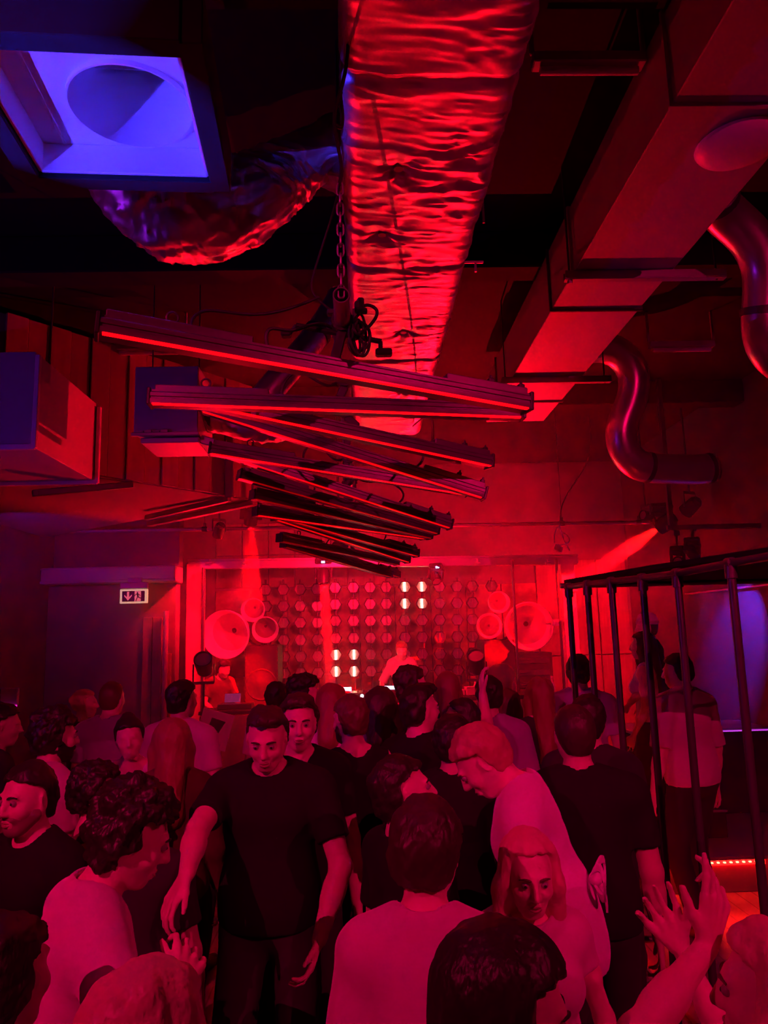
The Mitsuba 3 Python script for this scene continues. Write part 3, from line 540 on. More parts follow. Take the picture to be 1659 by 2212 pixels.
# bottles and boxes along the table, red in the light
for px, h, lab, w in ((946, .05, 'flat red-lit box on the deck table beside the disc jockey', .13), (992, .055, 'flat red-lit box lying left of the middle of the right half of the deck table', .13), (1015, .09, 'upright red-lit box on the deck table behind the man with the raised arm', .11), (1172, .13, 'square red-lit card standing on the right end of the deck table', .12)):
    p = at(px, 1500, 9.5); t = thing('box', lab, 'box'); part(t, 'body', cbox((w, .1, h), (p[0], 9.5, BT - .01 + h / 2), rotm(.2, [0, 0, 1])), 'm_redpaint'); part(t, 'lid', cbox((w + .006, .106, .015), (p[0], 9.5, BT - .004 + h), rotm(.2, [0, 0, 1]), .003), 'm_redpaint')
for px, lab in ((1028, 'small cup on the deck table beside the upright box'), (1112, 'small bottle standing on the right half of the deck table'), (1194, 'narrow red-lit can at the right end of the deck table')):
    p = at(px, 1500, 9.5); t = thing('bottle', lab, 'bottle'); part(t, 'body', lathe([(0, 0), (.03, 0), (.032, .01), (.032, .10), (.013, .14), (.013, .18), (0, .18)], 18).apply_translation([p[0], 9.5, BT - .01]), 'm_redpaint', 40); part(t, 'cap', lathe([(0, 0), (.015, 0), (.015, .02), (0, .02)], 12).apply_translation([p[0], 9.5, BT + .17]), 'm_white')
# side table with a laptop at the left, where the second man stands
t = thing('side_table', 'small black table at the left of the stage under the large left horn', 'table'); a, b = at(437, 1534, 9.5), at(585, 1534, 9.5); ST = a[2]
part(t, 'top', cbox((b[0] - a[0], .50, .04), ((a[0] + b[0]) / 2, 9.52, ST - .02)), 'm_cabinet'); part(t, 'front_panel', cbox((b[0] - a[0] - .04, .03, ST - .05), ((a[0] + b[0]) / 2, 9.27, (ST - .05) / 2)), 'm_board_dark')
t = thing('lighting_console', 'small lighting console with a bright screen on the side table', 'console'); p = at(510, 1528, 9.6)
part(t, 'case', cbox((.42, .24, .06), (p[0], 9.60, ST + .03)), 'm_plastic'); part(t, 'screen', cbox((.20, .012, .11), (p[0] - .06, 9.70, ST + .12), rotm(-.35, [1, 0, 0])), 'm_plastic', emitter=glow((.5, .05, .3), .25, .05))
for px, c_, in ((512, (1.0, .85, .55)), (520, (.25, .45, 1.0))):
    part(t, 'bulb', trimesh.creation.icosphere(2, .026).apply_translation(at(px, 1531, 9.52)), 'm_white', True, emitter=glow(c_, 6, .1), label='lit button')

# ------------------------------------------------------------------ moving heads
def moving_head(lab, pos, target, color, power, cutoff, mount, lens_glow=None, led=None, size=.10, beam=None, weight=1.0, hollow=False):
    pos, target, mount = (np.asarray(x, float) for x in (pos, target, mount)); d = (target - pos) / np.linalg.norm(target - pos)
    t = thing('moving_head', lab, 'stage lamp'); R = frame_to(d)
    z0_ = -2.2 * size
    hd = part(t, 'head', xf(lathe([(.86 * size, 0), (.92 * size, 0), (size, -1.0 * size), (.9 * size, -2.0 * size), (.6 * size, -2.4 * size), (0, -2.4 * size), (0, -2.3 * size), (.55 * size, -2.3 * size), (.84 * size, -1.9 * size), (.94 * size, -1.0 * size), (.86 * size, 0)][::-1] if hollow else [(0, -2.4 * size), (.6 * size, -2.4 * size), (.9 * size, -2.0 * size), (size, -1.0 * size), (.92 * size, 0), (.78 * size, 0), (.78 * size, -.12 * size), (0, -.12 * size)], 28), R, pos - d * .012), 'm_plastic', 40)
    if not hollow: part(hd, 'lens', xf(lathe([(0, -.03 * size), (.5 * size, -.05 * size), (.77 * size, -.11 * size)], 24), R, pos - d * .012), 'm_lens_off', 40, **({'emitter': glow(color, lens_glow, .1)} if lens_glow else {}))
    c = pos - d * 1.2 * size; v = mount - c; vl = np.linalg.norm(v); v /= vl
    x = np.cross(v, [0, 1, 0]); x /= np.linalg.norm(x); w = 1.22 * size
    part(t, 'yoke', cat([bar(c + x * w - v * .03, c + x * w + v * 1.7 * size, .03, .06, .006), bar(c - x * w - v * .03, c - x * w + v * 1.7 * size, .03, .06, .006), bar(c - x * (w + .015) + v * 1.7 * size, c + x * (w + .015) + v * 1.7 * size, .03, .06, .006)]), 'm_plastic')
    bs = part(t, 'base', cbox((2.6 * size, 2.4 * size, .9 * size), c + v * 2.3 * size, frame_to(v), .012), 'm_plastic')
    part(t, 'clamp', cat([rod(c + v * 2.6 * size, mount, .016, 10), cbox((.07, .05, .06), mount)]), 'm_darksteel')
    if led: part(bs, 'display', cbox((.05, .006, .03), c + v * 2.3 * size + np.array([0, -1.22 * size, 0]) + np.asarray(led[1]), ch=.001), 'm_plastic', emitter=glow(led[0], 6, .05))
    if color is not None and power: spot(f'moving_head_{len(SPOTS)}', pos + d * (z0_ if hollow else .02), target, color, power, cutoff, beam, weight); SPOTS.append(t)
    return t
# ------------------------------------------------------------------ pipe cage at the right
mat('m_cage', (.16, .14, .16), .34, .6)
mat('m_bench', (.13, .12, .13), .45)
CR = [(1228, 1268, 5.45), (1268, 1262, 5.12), (1320, 1256, 4.79), (1387, 1249, 4.45), (1462, 1239, 4.08), (1577, 1217, 3.66), (1720, 1191, 3.3)]
rail = [at(a, b, y) for a, b, y in CR]; zr = np.mean([p[2] for p in rail[:6]])
t = thing('pipe_cage', 'cage of upright black pipes joined to a top rail by round fittings at the right', 'cage')
part(t, 'top_rail', cat([rod(rail[k], rail[k + 1], .021, 16) for k in range(6)]), 'm_cage', 30)
for p in rail:
    k = part(t, 'post', rod([p[0], p[1], .0], p, .021, 16), 'm_cage')
    part(k, 'fitting', cat([pipe(p - (rail[5] - rail[0]) / 90, p + (rail[5] - rail[0]) / 90, .030, .01, 18), pipe(p - [0, 0, .075], p - [0, 0, .012], .030, .01, 18), trimesh.creation.icosphere(2, .031).apply_translation(p)]), 'm_cage')
    part(k, 'flange', lathe([(0, 0), (.06, 0), (.06, .008), (.03, .015), (.03, .045), (0, .045)], 20).apply_translation([p[0], p[1], 0]), 'm_cage')
a, b = at(1280, 2029, 4.9), at(1472, 2029, 4.9)
part(t, 'low_rail', rod(a, b, .021, 16), 'm_cage', label='low horizontal rail near the floor')
t = thing('cage_roof', 'dark flat roof panel lying on the far rail of the cage', 'panel')
part(t, 'panel', prism([(rail[0][0] + .05, rail[0][1] + .3), (4.2, rail[0][1] + .3), (4.2, 3.3), (rail[6][0] + .1, 3.3), (rail[5][0] + .12, 3.7), (rail[3][0] + .08, 4.5)], zr + .045, zr + .075), 'm_black', False)
part(t, 'edge_rail', rod((rail[0][0] + .02, rail[0][1] + .3, zr + .03), (4.2, rail[0][1] + .3, zr + .03), .021, 14), 'm_cage')

# ------------------------------------------------------------------ raised platform with red light under its edge, and the bar behind
struct('trim_9', cat([cbox((4.2 - 2.24, 2.55, .27), ((2.24 + 4.2) / 2, 6.62 + 1.275, .135), ch=.006), cbox((4.2 - 2.22, 2.57, .03), ((2.22 + 4.2) / 2, 6.57 + 1.285, .285), ch=.004)]), 'm_bench', label='raised platform with a lit front edge')
scene['m_led'] = {'type': 'twosided', 'bsdf': {'type': 'principled', 'base_color': {'type': 'rgb', 'value': [.7, .05, .03]}, 'roughness': .4}}
def strip(lab, a, b, n, power=9, w=.02):
    """a strip of red LEDs in an aluminium channel"""
    t = thing('light_strip', lab, 'light strip'); a, b = np.asarray(a, float), np.asarray(b, float)
    part(t, 'diffuser', bar(a, b, w, .035, .003), 'm_led', emitter=glow((1, .001, .001), power, .3))
    u = (b - a) / np.linalg.norm(b - a); o = np.cross(u, [0, 0, 1]); o = o if o[1] < 0 or (abs(o[1]) < 1e-3 and o[0] < 0) else -o
    part(t, 'diodes', cat([cbox((.022, .022, .012), a + (b - a) * (k + .5) / n + o * .014 + [0, 0, .008], ch=.003) for k in range(n)]), 'm_led', emitter=glow((1, .03, .012), power * 2, .1), kind='stuff')
    return t
strip('row of red LEDs glowing under the front edge of the raised platform', (2.26, 6.595, .245), (3.35, 6.595, .245), 20, 26)
# low metal plinth along the dance floor, with lit edges
t = thing('step_plinth', 'low metal step along the right side of the dance floor with glowing edges', 'step')
part(t, 'tread', cbox((.17, 1.9, .10), (1.66, 5.65, .05), ch=.006), 'm_bench'); part(t, 'tread', cbox((.09, 1.9, .18), (1.58, 5.65, .09), ch=.006), 'm_bench')
part(t, 'nosing', cat([bar((1.745, 4.7, .104), (1.745, 6.6, .104), .02, .012, .003), bar((1.625, 4.7, .186), (1.625, 6.6, .186), .02, .012, .003)]), 'm_galv')
strip('red LED strip along the foot of the metal step', (1.765, 4.75, .03), (1.765, 6.5, .03), 20, 26, .012)
t = thing('handrail', 'short slanted metal rail rising behind the cage at the end of the lit step', 'rail')
q0, q1 = at(1334, 1828, 6.45), at(1357, 1848, 6.4)
part(t, 'rail', bar(q0, q1, .03, .05), 'm_galv'); part(t, 'panel', prism([(q0[0] - .02, 6.50), (q1[0] + .28, 6.50), (q1[0] + .28, 6.52), (q0[0] - .02, 6.52)], 0.0, q0[2] - .12), 'm_bench', False); part(t, 'post', rod((q0[0] - .05, 6.4, 0), q0 - [.05, .05, 0], .018), 'm_galv'); part(t, 'post', rod((q1[0], 6.42, 0), q1, .014), 'm_galv')
# bar counter on the platform
t = thing('bar_counter', 'black bar counter with a shining top edge on the platform at the far right', 'counter')
zc_ = at(1590, 1572, 7.9)[2]
part(t, 'body', cbox((1.35, .55, zc_ - .34), (4.2 - .675, 8.25, .30 + (zc_ - .34) / 2)), 'm_black'); part(t, 'top', cbox((1.45, .66, .035), (4.2 - .725, 8.23, zc_ - .02)), 'm_galv')
part(t, 'edge_light', bar((4.2 - 1.4, 7.895, zc_ - .03), (4.2, 7.895, zc_ - .03), .012, .014, .002), 'm_white', emitter=glow((.62, .06, .9), .9, .2), label='thin violet line of light along the counter edge')
part(t, 'shelf', cbox((1.35, .2, .03), (4.2 - .675, 8.1, .75)), 'm_darksteel')
# things on the right wall
t = thing('wall_rail', 'thin shining rail on the right wall above the bar counter', 'rail')
part(t, 'bar', rod((4.19, 7.0, at(1640, 1262, 7.5)[2]), (4.19, 9.6, at(1640, 1262, 7.5)[2]), .014), 'm_galv')
for y in (7.2, 9.4): part(t, 'bracket', rod((4.19, y, at(1640, 1262, 7.5)[2]), (4.25, y, at(1640, 1262, 7.5)[2]), .01), 'm_galv')

# ------------------------------------------------------------------ exit sign hanging from the box beam at the left
mat('m_signwhite', (.80, .80, .74), .4)
mat('m_signgreen', (.10, .11, .10), .5)
t = thing('exit_sign', 'exit sign with down arrow and running man, hanging left of the stage', 'sign')
sy = 8.95; a, b = at(258, 1304, sy), at(318, 1272, sy); w, h = b[0] - a[0], b[2] - a[2]; cx_, cz_ = (a[0] + b[0]) / 2, (a[2] + b[2]) / 2
part(t, 'frame', cbox((w, .05, h), (cx_, sy + .03, cz_), ch=.004), 'm_signwhite', emitter=glow((1.0, .62, .34), .55, .1))
part(t, 'field', cbox((w * .82, .006, h * .74), (cx_, sy + .003, cz_), ch=.001), 'm_signgreen')
def flat(poly, z=.004):        # unit square of the sign field (0..2 wide, 0..1 high) to the sign
    g = poly if hasattr(poly, 'geom_type') else Polygon(poly); s = h * .74
    ms = [prism(q, 0, z) for q in getattr(g, 'geoms', [g])]; m = cat(ms)
    return xf(M(m.vertices * [s, s, 1], m.faces), Rx, (cx_ - s, sy - .0005, cz_ - s / 2))
SG = glow((1.0, .16, .16), .62, .05)
part(t, 'arrow', flat([(.50, .10), (.86, .52), (.86, .66), (.60, .42), (.60, .93), (.40, .93), (.40, .42), (.14, .66), (.14, .52)]), 'm_signwhite', False, emitter=SG, label='light arrow pointing down')
door = Polygon([(1.13, .02), (1.72, .02), (1.72, .97), (1.13, .97)])
L_ = lambda pts, r: __import__('shapely').LineString(pts).buffer(r)
man = unary_union([Point(1.39, .84).buffer(.07), L_([(1.40, .72), (1.44, .48)], .085), L_([(1.36, .70), (1.22, .66), (1.16, .56)], .035), L_([(1.46, .70), (1.62, .62), (1.64, .52)], .035), L_([(1.42, .44), (1.34, .28), (1.26, .06)], .045), L_([(1.46, .44), (1.58, .34), (1.72, .32), (1.80, .14)], .045)])
part(t, 'doorway', flat(door.difference(man)), 'm_signwhite', False, emitter=SG, label='light doorway with a running man')
part(t, 'hanger', cat([cbox((w * 1.0, .07, .075), (cx_, sy + .03, b[2] + .045), ch=.006), cbox((w * .5, .05, .06), (cx_, sy + .05, b[2] + .11)), bar((cx_, sy + .06, b[2] + .12), (cx_, 9.2, 2.93), .03, .03)]), 'm_sheet')
# small picture screen at the far left, with a violet light line below it
t = thing('wall_screen', 'small dim wall screen with a violet light line under it at the left edge', 'screen')
a, b = at(-30, 1488, 8.3), at(36, 1524, 8.3)
part(t, 'panel', cbox((b[0] - a[0], .05, a[2] - b[2]), ((a[0] + b[0]) / 2, 8.33, (a[2] + b[2]) / 2)), 'm_sheet')
part(t, 'light_line', bar(at(-30, 1540, 8.28), at(37, 1524, 8.28), .012, .02, .003), 'm_white', emitter=glow((.75, .01, .5), 1.2, .05)); part(t, 'stand', bar(((a[0] + b[0]) / 2, 8.38, 0), ((a[0] + b[0]) / 2, 8.38, b[2]), .06, .04), 'm_darksteel')
# pink pipe beside the panelling left of the stage
t = thing('wall_pipe', 'short upright pipe with a collar beside the stage panelling at the left', 'pipe')
q = at(356, 1480, 9.3); part(t, 'shaft', rod((q[0], 9.3, 0), (q[0], 9.3, at(356, 1320, 9.3)[2]), .03), 'm_redpaint'); part(t, 'collar', rod((q[0], 9.3, at(356, 1503, 9.3)[2]), (q[0], 9.3, at(356, 1494, 9.3)[2]), .04), 'm_redpaint')
# tilted poster board beside the side table
t = thing('poster_board', 'tilted square board with a light border standing among the crowd left of the stage', 'board')
o = at(463, 1576, 8.6); RR = rotm(.28, [0, 1, 0])
part(t, 'board', cbox((.36, .012, .40), o, RR), 'm_signwhite')
part(t, 'panel', xf(prism([(-.09, -.14), (.02, -.13), (.10, .11), (-.06, .12)], 0, .004), RR @ Rx, o + [0, -.008, 0]), 'm_cabinet', False, label='dark slanted patch')
part(t, 'pole', rod((o[0], 8.62, 0), o, .015), 'm_darksteel')

t = thing('podium', 'low black podium on the platform under the person in the pale cap', 'podium')
q = at(1396, 1330, 7.5); part(t, 'box', cbox((.9, .75, .24), (q[0], 7.5, .42)), 'm_black'); part(t, 'edge', cbox((.92, .02, .02), (q[0], 7.12, .535)), 'm_galv')
# ------------------------------------------------------------------ people: smooth-blended bodies meshed from distance fields
class Field:
    def __init__(s, lo, hi, res):
        s.o, s.h = np.asarray(lo, float), res; s.n = np.ceil((np.asarray(hi) - s.o) / res).astype(int) + 1
        s.a = np.full(s.n, .5, np.float32)
    def _win(s, lo, hi):
        i = np.clip(np.floor((np.asarray(lo) - s.o) / s.h).astype(int), 0, s.n); j = np.clip(np.ceil((np.asarray(hi) - s.o) / s.h).astype(int) + 1, 0, s.n)
        if (j <= i).any(): return None, None
        sl = tuple(slice(a, b) for a, b in zip(i, j))
        return sl, [((s.o[k] + s.h * np.arange(i[k], j[k])).astype(np.float32)).reshape([-1 if q == k else 1 for q in range(3)]) for k in range(3)]
    def put(s, fn, lo, hi, k=.02, op='add'):
        m = k + 2.5 * s.h; sl, g = s._win(np.asarray(lo) - m, np.asarray(hi) + m)
        if sl is None: return
        d = fn(*g); a = s.a[sl]
        if op == 'add': hh = np.clip(.5 + .5 * (a - d) / k, 0, 1); s.a[sl] = a * (1 - hh) + d * hh - k * hh * (1 - hh)
        else: hh = np.clip(.5 - .5 * (a + d) / k, 0, 1); s.a[sl] = a * (1 - hh) - d * hh + k * hh * (1 - hh)
    def cone(s, a, b, ra, rb, k=.02, op='add', cut=None):
        a, b = np.asarray(a, float), np.asarray(b, float); u = b - a; L2 = max(u @ u, 1e-9); rm = max(ra, rb)
        def f(x, y, z):
            t = np.clip(((x - a[0]) * u[0] + (y - a[1]) * u[1] + (z - a[2]) * u[2]) / L2, 0, 1)
            d = np.sqrt((x - a[0] - t * u[0]) ** 2 + (y - a[1] - t * u[1]) ** 2 + (z - a[2] - t * u[2]) ** 2) - (ra + (rb - ra) * t)
            if cut is not None:
                e = b; q = u / math.sqrt(L2); d = np.maximum(d, (x - e[0]) * q[0] + (y - e[1]) * q[1] + (z - e[2]) * q[2])
            return d
        s.put(f, np.minimum(a, b) - rm, np.maximum(a, b) + rm, k, op)
    def ell(s, c, r, R=None, k=.02, op='add'):
        c, r = np.asarray(c, float), np.asarray(r, float); R = np.eye(3) if R is None else np.asarray(R)      # R columns: local axes
        def f(x, y, z):
            p = [x - c[0], y - c[1], z - c[2]]; q = [p[0] * R[0, i] + p[1] * R[1, i] + p[2] * R[2, i] for i in range(3)]
            k0 = np.sqrt(sum((q[i] / r[i]) ** 2 for i in range(3))); k1 = np.sqrt(sum((q[i] / r[i] ** 2) ** 2 for i in range(3))) + 1e-6
            return k0 * (k0 - 1) / k1
        e = np.sqrt(((R * r) ** 2).sum(1)); s.put(f, c - e, c + e, k, op)
    def clip(s, fn):
        g = [((s.o[k] + s.h * np.arange(s.n[k])).astype(np.float32)).reshape([-1 if q == k else 1 for q in range(3)]) for k in range(3)]
        s.a = np.maximum(s.a, fn(*g))
    def mesh(s):
        a = s.a; a[0], a[-1], a[:, 0], a[:, -1], a[:, :, 0], a[:, :, -1] = (.5,) * 6
        b = a < 0; n = np.array(a.shape)
        m8 = [b[i:n[0] - 1 + i, j:n[1] - 1 + j, k:n[2] - 1 + k] for i in (0, 1) for j in (0, 1) for k in (0, 1)]
        anyi = np.logical_or.reduce(m8) & ~np.logical_and.reduce(m8)
        cell = np.argwhere(anyi)
        if not len(cell): return None
        val = {(i, j, k): a[cell[:, 0] + i, cell[:, 1] + j, cell[:, 2] + k] for i in (0, 1) for j in (0, 1) for k in (0, 1)}
        acc, cnt = np.zeros((len(cell), 3)), np.zeros(len(cell))
        for ax in range(3):
            for p in (0, 1):
                for q in (0, 1):
                    c0 = [p, q]; c0.insert(ax, 0); c1 = list(c0); c1[ax] = 1
                    v0, v1 = val[tuple(c0)], val[tuple(c1)]; x = (v0 < 0) != (v1 < 0)
                    t = np.where(x, v0 / np.where(x, v0 - v1, 1), 0)
                    pt = np.tile(np.array(c0, float), (len(cell), 1)); pt[:, ax] = t
                    acc += pt * x[:, None]; cnt += x
        v = s.o + s.h * (cell + acc / cnt[:, None])
        idx = np.full(n - 1, -1, np.int64); idx[tuple(cell.T)] = np.arange(len(cell)); F_ = []
        for ax in range(3):
            u_, w_ = (ax + 1) % 3, (ax + 2) % 3
            lo = [slice(None)] * 3; hi = [slice(None)] * 3; lo[ax] = slice(0, -1); hi[ax] = slice(1, None)
            e = np.argwhere(b[tuple(lo)] != b[tuple(hi)]); ins = b[tuple(lo)][tuple(e.T)]
            def at_(du, dw):
                q = e.copy(); q[:, u_] -= du; q[:, w_] -= dw; return idx[tuple(q.T)]
            A, B, C, D = at_(1, 1), at_(0, 1), at_(0, 0), at_(1, 0)
            A, B, C, D = np.where(ins, A, A), np.where(ins, B, D), C, np.where(ins, D, B)
            F_ += [np.stack([A, B, C], 1), np.stack([A, C, D], 1)]
        return M(v, np.vstack(F_))

for n_, c_, r_ in (('s_light', (.80, .56, .46), .45), ('s_mid', (.62, .42, .33), .45), ('s_tan', (.45, .29, .22), .45)): mat(n_, c_, r_, spec=.4)
for n_, c_ in (('h_black', (.030, .022, .020)), ('h_dark', (.06, .038, .030)), ('h_brown', (.15, .08, .05)), ('h_red', (.32, .13, .08)), ('h_blond', (.72, .54, .34)), ('h_fair', (.50, .30, .18))):
    mat(n_, c_, .42, spec=.5, bump=lambda p, n, uv: fb(p.x * 190, p.y * 190, p.z * 45), scale=.004)
fold = lambda p, n, uv: fb(p.x * 300, p.y * 300, p.z * 300)
for n_, c_ in (('c_black', (.022, .018, .022)), ('c_dark', (.05, .04, .05)), ('c_white', (.80, .76, .80)), ('c_pink', (.66, .48, .56)), ('c_purple', (.40, .26, .52)), ('c_grey', (.38, .34, .38)), ('c_wine', (.16, .05, .06)), ('c_denim', (.06, .06, .10))):
    mat(n_, c_, .85, spec=.15)
mat('m_eye', (.34, .30, .29), .2); mat('m_iris', (.03, .02, .02), .1); mat('s_stubble', (.30, .19, .16), .6); mat('m_shoe', (.04, .04, .04), .5); mat('m_lip', (.42, .18, .17), .4)

def eul(yaw=0, pitch=0, roll=0):
    """turn right, nod down, tilt to the right shoulder (degrees); +y is forward"""
    a, b, c = (math.radians(v) for v in (yaw, pitch, roll))
    return rotm(-a, [0, 0, 1]) @ rotm(-b, [1, 0, 0]) @ rotm(c, [0, 1, 0])
def ik(S, Tg, l1, l2, hint):
    S, Tg = np.asarray(S, float), np.asarray(Tg, float); v = Tg - S; D = np.linalg.norm(v); D2 = min(D, (l1 + l2) * .995); u = v / D
    x = (l1 * l1 - l2 * l2 + D2 * D2) / (2 * D2); hgt = math.sqrt(max(l1 * l1 - x * x, 0)); w = np.asarray(hint, float); w = w - u * (w @ u); w /= np.linalg.norm(w) + 1e-9
    E = S + u * x + w * hgt; return E, S + u * D2
NP, HS = [0], []
def person(label, px, ptop, depth, face, top=('tee', 'c_black'), hair=('short', 'h_dark'), skin='s_mid', lean=(0, 0), head=(0, 0, 0), arms=(None, None), pants='c_dark', w=1.0, z0=.10, res=None, female=False, beard=None, fingers=(None, None), extra=None, group=None, twist=0):
    NP[0] += 1; seed = NP[0]
    res = res or (.0062 if depth < 2.75 else .0085 if depth < 4.2 else .0125)
    Rw = np.array([[math.cos(math.radians(face)), math.sin(math.radians(face)), 0], [-math.sin(math.radians(face)), math.cos(math.radians(face)), 0], [0, 0, 1]])
    tgt = at(px, ptop, depth); H = tgt[2] - z0 - .012
    Rt = eul(twist, lean[0], lean[1]); Rh = eul(head[0], head[1] + lean[0] * .55, head[2] + lean[1] * .5)
    for _ in range(4):
        s = H / 1.75; hip = np.array([0, -.0, .93]) * s
        up_ = lambda x, y, z: hip + Rt @ (np.array([x, y, z - .93]) * s)
        N = up_(0, -.015, 1.47); hd = 1 + .5 * (s - 1); hd *= .98 if not female else .95
        HC = N + (Rt @ Rh if False else Rh) @ np.array([0, .022, .158]) * hd + (Rt @ np.array([0, .012, .01])) * s
        htop = HC + Rh @ np.array([0, -.01, .122]) * hd
        zt = max((HC + Rh @ np.array([0, a, b]) * hd)[2] for a, b in ((-.01, .122), (-.07, .085), (.06, .10)))
        H *= (tgt[2] - z0) / zt
    off = tgt - Rw @ np.array([htop[0], htop[1], 0]); off[2] = z0
    loc = lambda p: Rw.T @ (np.asarray(p, float) - off)
    t = thing('person', label, 'person', group)
    hl = lambda x, y, z: HC + Rh @ (np.array([x, y, z]) * hd)
    sh = .178 * (.90 if female else 1.0) * w; hipw = .088 * (1.04 if female else 1.0) * w
    # limbs
    J = {}
    for i, sg in enumerate((-1, 1)):                                  # left, right
        S = up_(sg * sh, -.005, 1.40); a = arms[i]; hint = np.array([sg * .5, -.8, -.35])
        if a is None: a = ('rel', .26 * sg * w, .06, .80)
        if a[0] == 'rel': Tg = np.array([a[1], a[2], a[3]]) * s; hint = np.asarray(a[4], float) if len(a) > 4 else hint
        else: Tg = loc(at(a[1], a[2], a[3])); hint = Rw.T @ np.asarray(a[4], float) if len(a) > 4 else hint
        E, Wr = ik(S, Tg, .285 * s, .255 * s, hint); J[sg] = (S, E, Wr)
    stance = .10 * w
    legs = {}
    for sg in (-1, 1):
        hp = hip + np.array([sg * hipw, 0, -.02]) * s; an = np.array([sg * stance * 1.05, (.05 if sg > 0 else -.06), .085]) * [s, s, 1]; kn, _ = ik(hp, an, .43 * s, .43 * s, [sg * .1, 1, 0]); legs[sg] = (hp, kn, an)
    def torso(f, e, k=.05, skirt=False):
        c1, c2 = (.150, .128) if not female else (.132, .108)
        f.ell(up_(0, 0, 1.29), np.array([c1 * w, .108, .20]) * s + e, Rt, k)
        f.cone(up_(-sh + .03, -.012, 1.405), up_(sh - .03, -.012, 1.405), .058 * s + e, .058 * s + e, k)
        for sg in (-1, 1): f.cone(up_(sg * .03, -.022, 1.48), up_(sg * (sh - .02), -.012, 1.425), .046 * s + e, .044 * s + e, .035)
        f.ell(up_(0, -.005, 1.09), np.array([c2 * w, .098, .20]) * s + e, Rt, k)
        f.ell(hip + np.array([0, -.012, .02]) * s, np.array([(.158 if not female else .168) * w, .118, .13]) * s + e, None, k)
        if female:
            for sg in (-1, 1): f.ell(up_(sg * .068, .078, 1.285), np.array([.062, .055, .062]) * s + e, Rt, .03)
        else:
            for sg in (-1, 1): f.ell(up_(sg * .065, .062, 1.325), np.array([.075, .045, .06]) * s + e, Rt, .03)
    allp = np.array([hl(0, 0, .15), hl(0, .15, 0), hl(0, -.15, 0), hl(.1, 0, 0), hl(-.1, 0, 0)] + [q for sg in J for q in J[sg]] + [J[sg][2] + (J[sg][2] - J[sg][1]) * .85 for sg in J] + [q for sg in legs for q in legs[sg]] + [up_(-.24, -.16, 1.3), up_(.24, .2, 1.3), [-.22 * w, -.2, 0], [.22 * w, .25, 0]])
    lo, hi = allp.min(0) - .09, allp.max(0) + .09
    f = Field(lo, hi, res); torso(f, 0)
    f.cone(N - Rt @ [0, 0, .05], hl(0, -.022, -.055), (.057 if not female else .047) * s, (.054 if not female else .045) * s, .03)
    # head
    f.ell(hl(0, -.014, .030), np.array([.0745, .094, .090]) * hd, Rh, .02); f.ell(hl(0, .026, -.022), np.array([.0615, .066, .080]) * hd, Rh, .03)
    jw = 1.0 if not female else .88
    f.cone(hl(0, .058, -.088), hl(0, .050, -.085), .026 * hd * jw, .03 * hd * jw, .025)
    for sg in (-1, 1):
        f.cone(hl(sg * .054 * jw, -.004, -.045), hl(sg * .018, .056, -.092), .020 * hd, .017 * hd, .022)
        f.ell(hl(sg * .038, .060, -.026), np.array([.024, .022, .022]) * hd, Rh, .02)
    f.cone(hl(-.034, .081, .027), hl(.034, .081, .027), .012 * hd, .012 * hd, .014)
    for sg in (-1, 1): f.ell(hl(sg * .032, .103, .008), np.array([.018, .019, .0125]) * hd, Rh, .012, 'sub')
    f.cone(hl(0, .090, .018), hl(0, .110, -.024), .0085 * hd, .0125 * hd, .010); f.cone(hl(-.010, .098, -.029), hl(.010, .098, -.029), .009 * hd, .009 * hd, .008)
    f.cone(hl(-.016, .087, -.057), hl(.016, .087, -.057), .0085 * hd, .0085 * hd, .010); f.cone(hl(-.014, .085, -.071), hl(.014, .085, -.071), .009 * hd, .009 * hd, .008)
    f.cone(hl(-.020, .0975, -.064), hl(.020, .0975, -.064), .0035 * hd, .0035 * hd, .004, 'sub')
    for sg in (-1, 1):
        Re = Rh @ rotm(sg * -.35, [0, 0, 1]) @ rotm(-.2, [1, 0, 0])
        f.ell(hl(sg * .077, -.010, -.006), np.array([.0085, .020, .033]) * hd, Re, .008); f.ell(hl(sg * .086, -.006, -.004), np.array([.006, .010, .018]) * hd, Re, .006, 'sub')
    # arms and hands
    for sg in (-1, 1):
        S, E, Wr = J[sg]; r0 = (.050 if not female else .041) * s * (.6 + .4 * w)
        f.cone(S, E, r0, r0 * .80, .035); f.ell(S, np.array([1, 1, 1]) * r0 * 1.12, None, .04); f.ell(S * .55 + E * .45, np.array([1, 1, 1]) * r0 * .98, None, .03)
        f.cone(E, E * .55 + Wr * .45, r0 * .80, r0 * .76, .02); f.cone(E * .7 + Wr * .3, Wr, r0 * .80, r0 * .52, .02)
        u = (Wr - E) / np.linalg.norm(Wr - E); fg = fingers[0 if sg < 0 else 1] or dict(curl=35, spread=5, up=None)
        pn = fg.get('palm'); pn = Rw.T @ np.asarray(pn, float) if pn is not None else np.array([-sg, .25, 0.])            # palm normal
        u2 = u if fg.get('dir') is None else Rw.T @ np.asarray(fg['dir'], float); u2 = u2 / np.linalg.norm(u2)
        pn = pn - u2 * (pn @ u2); pn /= np.linalg.norm(pn); sd = np.cross(u2, pn) * (1 if sg > 0 else -1)
        if fg.get('flip'): sd = -sd
        # sd points to the thumb side
        hs = s * (1.0 if not female else .92) * fg.get('size', 1.0)
